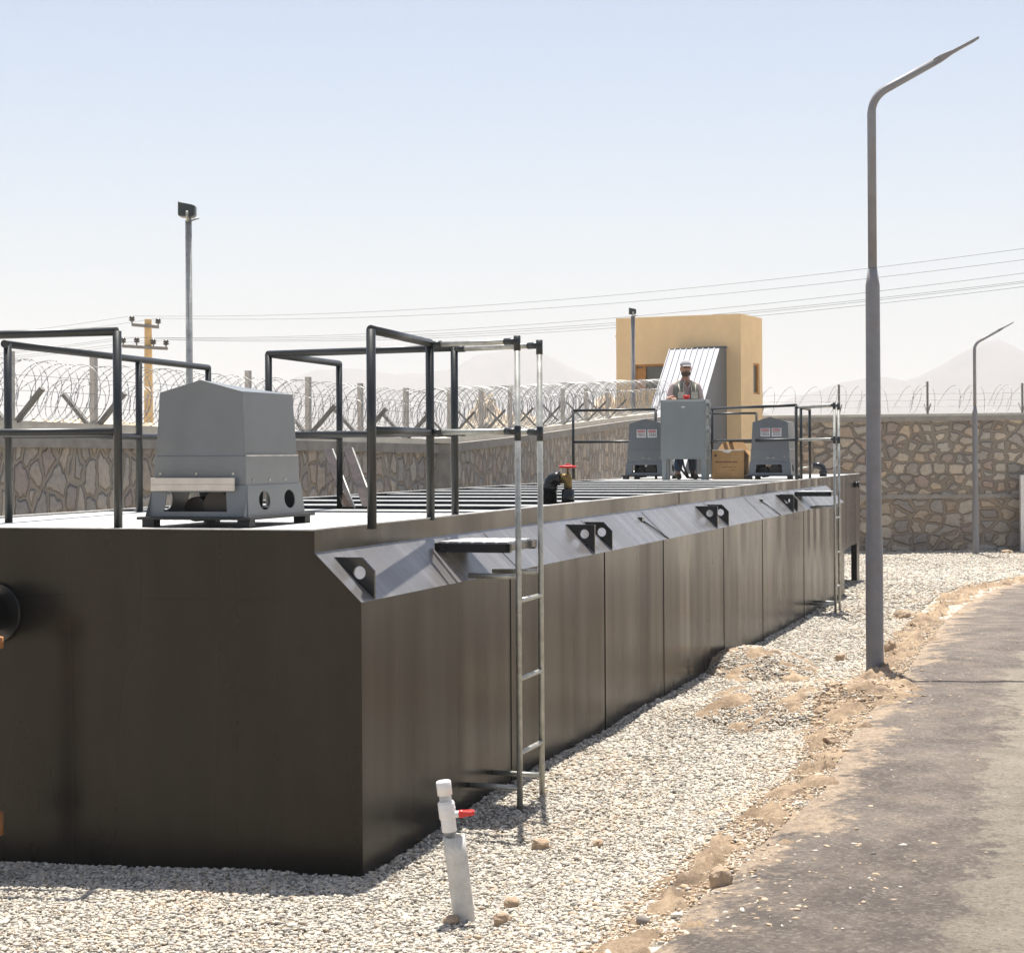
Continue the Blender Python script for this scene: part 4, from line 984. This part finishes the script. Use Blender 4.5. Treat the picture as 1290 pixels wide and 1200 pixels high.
m.box(a, b, .04, .10, d_ - t_, d_); m.box(a, b, .04, .10, c_, c_ + t_); m.box(a, a + t_, .04, .10, c_ + t_, d_ - t_); m.box(b - t_, b, .04, .10, c_ + t_, d_ - t_); m.box(a + .22, a + .28, .03, .10, c_ + t_, d_ - t_); m.box(a + .05, a + .22, .045, .06, c_ + t_, d_ - t_ - .04)
w = m.build('window', M['orange'], tower); m = MB(); m.box(a + t_, b - t_, .075, .085, c_ + t_, d_ - t_); m.build('pane', M['pane'], w)
m = MB(); y0, y1 = max(ta, .3), tb
m.box(-.10, -.04, y0, y1, zs1 - t_, zs1); m.box(-.10, -.04, y0, y1, zs0, zs0 + t_); m.box(-.10, -.04, y0, y0 + t_, zs0 + t_, zs1 - t_); m.box(-.10, -.04, y1 - t_, y1, zs0 + t_, zs1 - t_)
w = m.build('window', M['orange'], tower); m = MB(); m.box(-.085, -.075, y0 + t_, y1 - t_, zs0 + t_, zs1 - t_); m.build('pane', M['pane'], w)
m = MB(); z = at(775, 421, 44.5).z + .3; m.tube([(-LW, .3, z), (-LW - .12, .3, z - .01)], .04, 10); m.build('rain_spout', M['plaster'], tower)
# inclined ribbed sheet hood on the tower front
xa, za = ltw(916, 440); xb, zb2 = ltw(853, 443)
hood = empty('stair_hood', tower.matrix_basis @ Vector((xa, 0, 0)) if False else (N_ + dl * (-xa) + Vector((0, 0, -.3))), rz, 'steep ribbed white metal sheet hood with grey side, leaning against the beige tower', 'shed')
Wd = xa - xb; zt2 = za; o1 = .55; o2 = 3.9; zl = zt2 - 3.65
m = MB()
rib = []; nr = 9
for k in range(nr):
    x0 = -Wd * k / nr; wr_ = Wd / nr; rib += [(x0, 0), (x0 - wr_ * .72, 0), (x0 - wr_ * .78, .034), (x0 - wr_ * .92, .034)]
rib.append((-Wd, 0))
sl = Vector((0, -(o2 - o1), zl - zt2)).normalized(); nrm = Vector((0, sl.z, -sl.y)); nrm = nrm if nrm.z > 0 else -nrm
A1 = Vector((0, -o1, zt2)); A2 = Vector((0, -o2, zl))
L1 = [A1 + Vector((x, 0, 0)) + nrm * h for x, h in rib]; L2_ = [A2 + Vector((x, 0, 0)) + nrm * h for x, h in rib]; B1 = [p - nrm * .01 for p in L1]; B2 = [p - nrm * .01 for p in L2_]
n = len(rib); V_ = L1 + L2_ + B1 + B2
m.add(V_, [(i, i + 1, n + i + 1, n + i) for i in range(n - 1)] + [(2 * n + i, 3 * n + i, 3 * n + i + 1, 2 * n + i + 1) for i in range(n - 1)] + [(i, 2 * n + i, 2 * n + i + 1, i + 1) for i in range(n - 1)] + [(n + i, n + i + 1, 3 * n + i + 1, 3 * n + i) for i in range(n - 1)])
m.build('ribbed_sheet', M['sheet'], hood, fix=False)
m = MB(); m.box(-Wd, 0, -o1, -.001, zt2 - .004, zt2 + .02); m.box(-Wd * .62, .02, -.10, -.002, zt2 + .021, zt2 + .07); m.build('flashing', M['sheetg'], hood)
for x in (-.0, -Wd + .012):
    m = MB(); lp = [Vector((x, -.002, 0)), Vector((x, -.002, zt2 - .006)), Vector((x, -o1, zt2 - .006)), Vector((x, -o2 + .01, zl - .01)), Vector((x, -o2 + .01, 0))]
    m.loft([lp, [p + Vector((-.012, 0, 0)) for p in lp]]); m.build('side_panel', M['sheetg'], hood)

# ------------------------------------------------------------------ floodlight poles
def flood(px, pytop, pybase, Y, r, sc, label):
    b = at(px, pybase, Y); zt_ = at(px, pytop, Y).z; t = empty('floodlight_pole', (b.x, b.y, 0), 0, label, 'floodlight', 'floodlight poles by the stone wall')
    m = MB(); m.tube([(0, 0, -.3), (0, 0, zt_ * .5), (0, 0, zt_)], [r, r, r * .92], 16); m.build('pole', M['galv' if sc > .9 else 'pole'], t)
    s = .17 * sc; z = zt_
    f = MB(); f.loft([[Vector((x * s * q + dx * s, y * s * q2, z + dz * s)) for x, y in ((-1, -1), (1, -1), (1, 1), (-1, 1))] for q, q2, dx, dz in ((.35, .5, .1, .35), (.62, .75, .05, .8), (.56, .8, .0, 1.05), )])
    f = MB()
    L = [[Vector((-.62, yy, zz)) for yy, zz in ((-.6, .28), (.6, .28), (.6, 1.28), (-.6, 1.28))], [Vector((-.50, yy, zz)) for yy, zz in ((-.6, .26), (.6, .26), (.6, 1.22), (-.6, 1.22))], [Vector((.25, yy, zz)) for yy, zz in ((-.5, .20), (.5, .20), (.5, 1.08), (-.5, 1.08))], [Vector((.5, yy, zz)) for yy, zz in ((-.4, .35), (.4, .35), (.4, 1.0), (-.4, 1.0))]]
    L = [[Vector((p.x * s, p.y * s, z + p.z * s)) for p in l] for l in L]; f.loft(L)
    fo = f.build('floodlight', M['flood'], t, .008)
    g_ = MB(); g_.box(-.645 * s, -.622 * s, -.52 * s, .52 * s, z + .36 * s, z + 1.2 * s); g_.build('lamp_glass', M['glass'], fo)
    g_ = MB(); 
    for y in (-.62, .62): g_.tube([(0, y * s * .4, z - .05 * s), (0, y * s, z + .12 * s), (0, y * s, z + .6 * s)], .018, 6)
    g_.tube([(.2 * s, 0, z), (.5 * s, 0, z + .1 * s), (.72 * s, 0, z + .18 * s)], .010, 6); g_.build('bracket', M['galv'], fo)
flood(239, 278, 560, 21.5, .042, 1., 'galvanised pole with black floodlight above the big grey cover')
flood(798, 398, 545, 43.2, .052, .9, 'thin grey pole with small floodlight in front of the beige tower')

# ------------------------------------------------------------------ utility pole and overhead wires
Yu = 60.; b = at(187, 500, Yu); k = Yu / F
t = empty('utility_pole', (b.x, b.y, -1), 0, 'ochre utility pole with two crossarms and dark insulators beyond the left wall', 'utility pole')
zt_ = at(187, 402, Yu).z + 1
m = MB(); m.loft([[Vector((x * w_, y * w_, z)) for x, y in ((-1, -1), (1, -1), (1, 1), (-1, 1))] for w_, z in ((.17, 0), (.10, zt_))]); m.build('pole', M['util'], t, .01)
INS = []
for (xa_, xb_, ya, yb, ins) in ((166, 200, 409, 412, ((166, 401), (199, 404))), (154, 211, 436, 439, ((155, 428), (172, 428), (193, 430), (209, 431)))):
    a = at(xa_, ya, Yu - .15) - t.location; c_ = at(xb_, yb, Yu - .15) - t.location; m = MB()
    d = (c_ - a); ca = [a + Vector((0, s_ * .05, q_ * .05)) for s_, q_ in ((-1, -1), (1, -1), (1, 1), (-1, 1))]; cc = [p + d for p in ca]; m.loft([ca, cc]); arm_ = m.build('crossarm', M['angle'], t)
    for (ix, iy) in ins:
        p = at(ix, iy, Yu - .15) - t.location; m = MB(); m.tube([p + Vector((0, 0, -.2)), p + Vector((0, 0, -.03))], .02, 6); m.tube([p + Vector((0, 0, z)) for z in (-.10, -.06, -.02, .0, .05, .09)], [.05, .11, .06, .11, .07, .03], 12); m.build('insulator', M['ins'], arm_)
        INS.append(p + t.location + Vector((0, 0, .08)))
ends = [(1290, 304), (1290, 318), (1290, 335), (1290, 345), (1290, 345), (1290, 352)]
wl_ = ['topmost', 'second', 'third', 'fourth', 'fifth', 'lowest']
for i, (pi, e) in enumerate(zip([INS[0], INS[1], INS[2], INS[3], INS[4], INS[5]], ends)):
    if i == 4: e = (1290, 347)
    B = at(e[0], e[1], 40); B = pi.lerp(B, 1.12); B.z += .06; P = []
    for k_ in range(33):
        s_ = k_ / 32; q = pi.lerp(B, s_); q.z -= 4 * .55 * s_ * (1 - s_); P.append(q)
    m = MB(); m.tube([p - pi for p in P], .0042, 4); tag(m.build('overhead_wire', M['cable'], None, loc=pi, fix=False), wl_[i] + ' of the six overhead wires crossing the sky to the right', 'wire', 'overhead wires')
    C = pi + Vector((-20, 14, -.3)) ; P = [pi.lerp(C, s_ / 12) + Vector((0, 0, -1.2 * (s_ / 12) * (1 - s_ / 12))) for s_ in range(13)]
    m = MB(); m.tube([p - pi for p in P], .0042, 4); tag(m.build('overhead_wire', M['cable'], None, loc=pi, fix=False), wl_[i] + ' of the wires leaving the utility pole to the left', 'wire', 'overhead wires')

# ------------------------------------------------------------------ white standpipe in the gravel
b = gp(585, 1160); tp = at(563, 984, b.y - .02); ax = (tp - b); Lp = ax.length; ax.normalize()
t = empty('standpipe', b, 0, 'short leaning white plastic standpipe with red valve handle in the gravel', 'pipe')
q = Vector((0, 0, 1)).rotation_difference(ax); t.rotation_mode = 'QUATERNION'; t.rotation_quaternion = q
def fr(y): return Lp * (1160 - y) / 176
m = MB(); rs = .054
lp = []
for z in (-.12, 0, fr(1140), fr(1120), fr(1100), fr(1075), fr(1052)):
    lp.append([Vector(((rs + (.003 * noise.noise(Vector((a_ * 2, z * 30, 0))))) * math.cos(a_), rs * math.sin(a_), z + (.008 * noise.noise(Vector((a_ * 1.5, 4, 0))) if z > fr(1060) else 0))) for a_ in [2 * math.pi * k / 24 for k in range(24)]])
m.loft(lp, False, True); m.loft([lp[-1], [Vector((p.x * .88, p.y * .88, p.z)) for p in lp[-1]], [Vector((p.x * .88, p.y * .88, p.z - .2)) for p in lp[-1]]], False, True); m.build('sleeve', M['pvcold'], t)
m = MB(); X0 = -.018
m.tube([(X0, 0, fr(1100)), (X0, 0, fr(985))], .030, 20); m.build('inner_pipe', M['pvcgrey'], t)
m = MB(); m.tube([(X0, 0, fr(1046)), (X0, 0, fr(1026))], .037, 20); m.tube([(X0, 0, fr(1028)), (X0, 0, fr(1016))], [.036, .044], 20); m.tube([(X0, 0, fr(1030)), (X0, 0, fr(1010))], .042, 20); m.tube([(X0, 0, fr(1022)), (X0, 0, fr(1008))], .038, 20); m.tube([(X0 + .03, -.01, fr(1025)), (X0 + .062, -.015, fr(1025))], .017, 14); m.build('valve_body', M['white'], t, .003)
m = MB(); z = fr(1025); m.tube([(X0 + .058, -.015, z), (X0 + .078, -.018, z)], .020, 14)
lpp = [[Vector((x_, -.018 + y_ * w_, z + z_ * h_)) for y_, z_ in ((-1, -1), (1, -1), (1, 1), (-1, 1))] for x_, w_, h_ in ((X0 + .07, .018, .016), (X0 + .10, .026, .012), (X0 + .125, .028, .010), (X0 + .135, .02, .007))]
m.loft(lpp); m.build('handle', M['red'], t, .003)
m = MB(); m.tube([(X0, 0, fr(1000)), (X0, 0, fr(983.5)), (X0, 0, fr(982.5))], [.037, .037, .033], 24); m.build('cap', M['white'], t)
# ------------------------------------------------------------------ mountains
def range_(name, sil, Y, depth, seed):
    px0, px1 = sil[0][0], sil[-1][0]; nx, ny = 150, 30; P = []
    for j in range(ny):
        for i in range(nx):
            px = px0 + (px1 - px0) * i / (nx - 1); yy = float(np.interp(px, [s[0] for s in sil], [s[1] for s in sil])); t = j / (ny - 1); y = Y - depth * (1 - t) * 1.0 if t < .6 else Y - depth * (1 - t)
            prof = math.sin(min(1, t / .6) * math.pi / 2) if t <= .6 else math.cos((t - .6) / .4 * math.pi / 2)
            Yr = Y - depth * .4; ph = (HY - yy) / F * Yr
            nz = noise.fractal(Vector((px * .02, t * 4, seed)), 1, 2, 5); X = (px - CX) / F * (Yr + (y - Yr) * .5)
            P.append((X, y, -8 + max(0, (ph + 8) * prof * (1 + .35 * nz * (1 - prof)) + 10 * nz * prof * .25)))
    m = MB(); m.add(P, [(j * nx + i, j * nx + i + 1, (j + 1) * nx + i + 1, (j + 1) * nx + i) for j in range(ny - 1) for i in range(nx - 1)], True); tag(m.build(name, M['hill'], fix=False), kind='structure')
range_('mountain', [(300, 515), (370, 474), (400, 464), (450, 462), (500, 470), (540, 468), (575, 462), (600, 447), (640, 440), (670, 440), (700, 452), (725, 465), (745, 472), (760, 490), (800, 530)], 3300, 900, 3)
range_('mountain', [(960, 520), (1000, 500), (1050, 486), (1090, 478), (1110, 476), (1140, 482), (1160, 476), (1200, 452), (1235, 434), (1255, 430), (1275, 440), (1300, 452), (1380, 480), (1500, 520)], 2900, 800, 8)

# ------------------------------------------------------------------ haze
HZ = True
if HZ:
    m = MB(); m.box(-8000, 8000, -380, 7000, -12, 240); hz_ = m.build('haze', bpy.data.materials.new('dusty air')); hm_ = hz_.data.materials[0]; hm_.use_nodes = True; nt = hm_.node_tree
    nt.nodes.remove(nt.nodes['Principled BSDF']); pv = nt.nodes.new('ShaderNodeVolumePrincipled'); pv.inputs['Density'].default_value = .00052; pv.inputs['Color'].default_value = (.60, .62, .64, 1); pv.inputs['Anisotropy'].default_value = .0
    nt.links.new(pv.outputs[0], nt.nodes['Material Output'].inputs['Volume']); tag(hz_, 'thin dusty air fading the far mountains', 'haze', kind='stuff')

# ------------------------------------------------------------------ light, sky, camera
EL = 73.
sun = bpy.data.lights.new('sun', 'SUN'); sun.energy = 4.8; sun.angle = R(.53); sun.color = (1, .965, .90); so = bpy.data.objects.new('sun', sun); link(so); so.rotation_euler = (-R(90 - EL), 0, 0); so.location = (0, 0, 30)
w = bpy.data.worlds.new('World'); scene.world = w; w.use_nodes = True; nt = w.node_tree; sky = nt.nodes.new('ShaderNodeTexSky'); sky.sky_type = 'NISHITA'; sky.sun_disc = False; sky.sun_elevation = R(EL); sky.sun_rotation = 0
sky.air_density = 1.0; sky.dust_density = 5.; sky.ozone_density = 1.; sky.altitude = 1200
bg = nt.nodes['Background']; nt.links.new(sky.outputs[0], bg.inputs[0]); bg.inputs[1].default_value = .077
cam = bpy.data.cameras.new('camera'); co = bpy.data.objects.new('camera', cam); link(co); scene.camera = co
cam.sensor_width = 36; cam.lens = 36 * F / 1290; cam.clip_end = 20000; cam.clip_start = .1
cam.shift_y = -(600 - HY) / 1290
co.matrix_world = Matrix.Translation((0, 0, H)) @ Matrix.Rotation(R(90), 4, 'X') @ Matrix.Rotation(-ROLL, 4, 'Z')
scene.view_settings.view_transform = 'Standard'; scene.view_settings.look = 'None'; scene.view_settings.exposure = 1.02; scene.view_settings.gamma = 1
scene.cycles.max_bounces = 6; scene.cycles.diffuse_bounces = 3; scene.cycles.glossy_bounces = 3; scene.cycles.volume_bounces = 1
scene.cycles.use_denoising = True
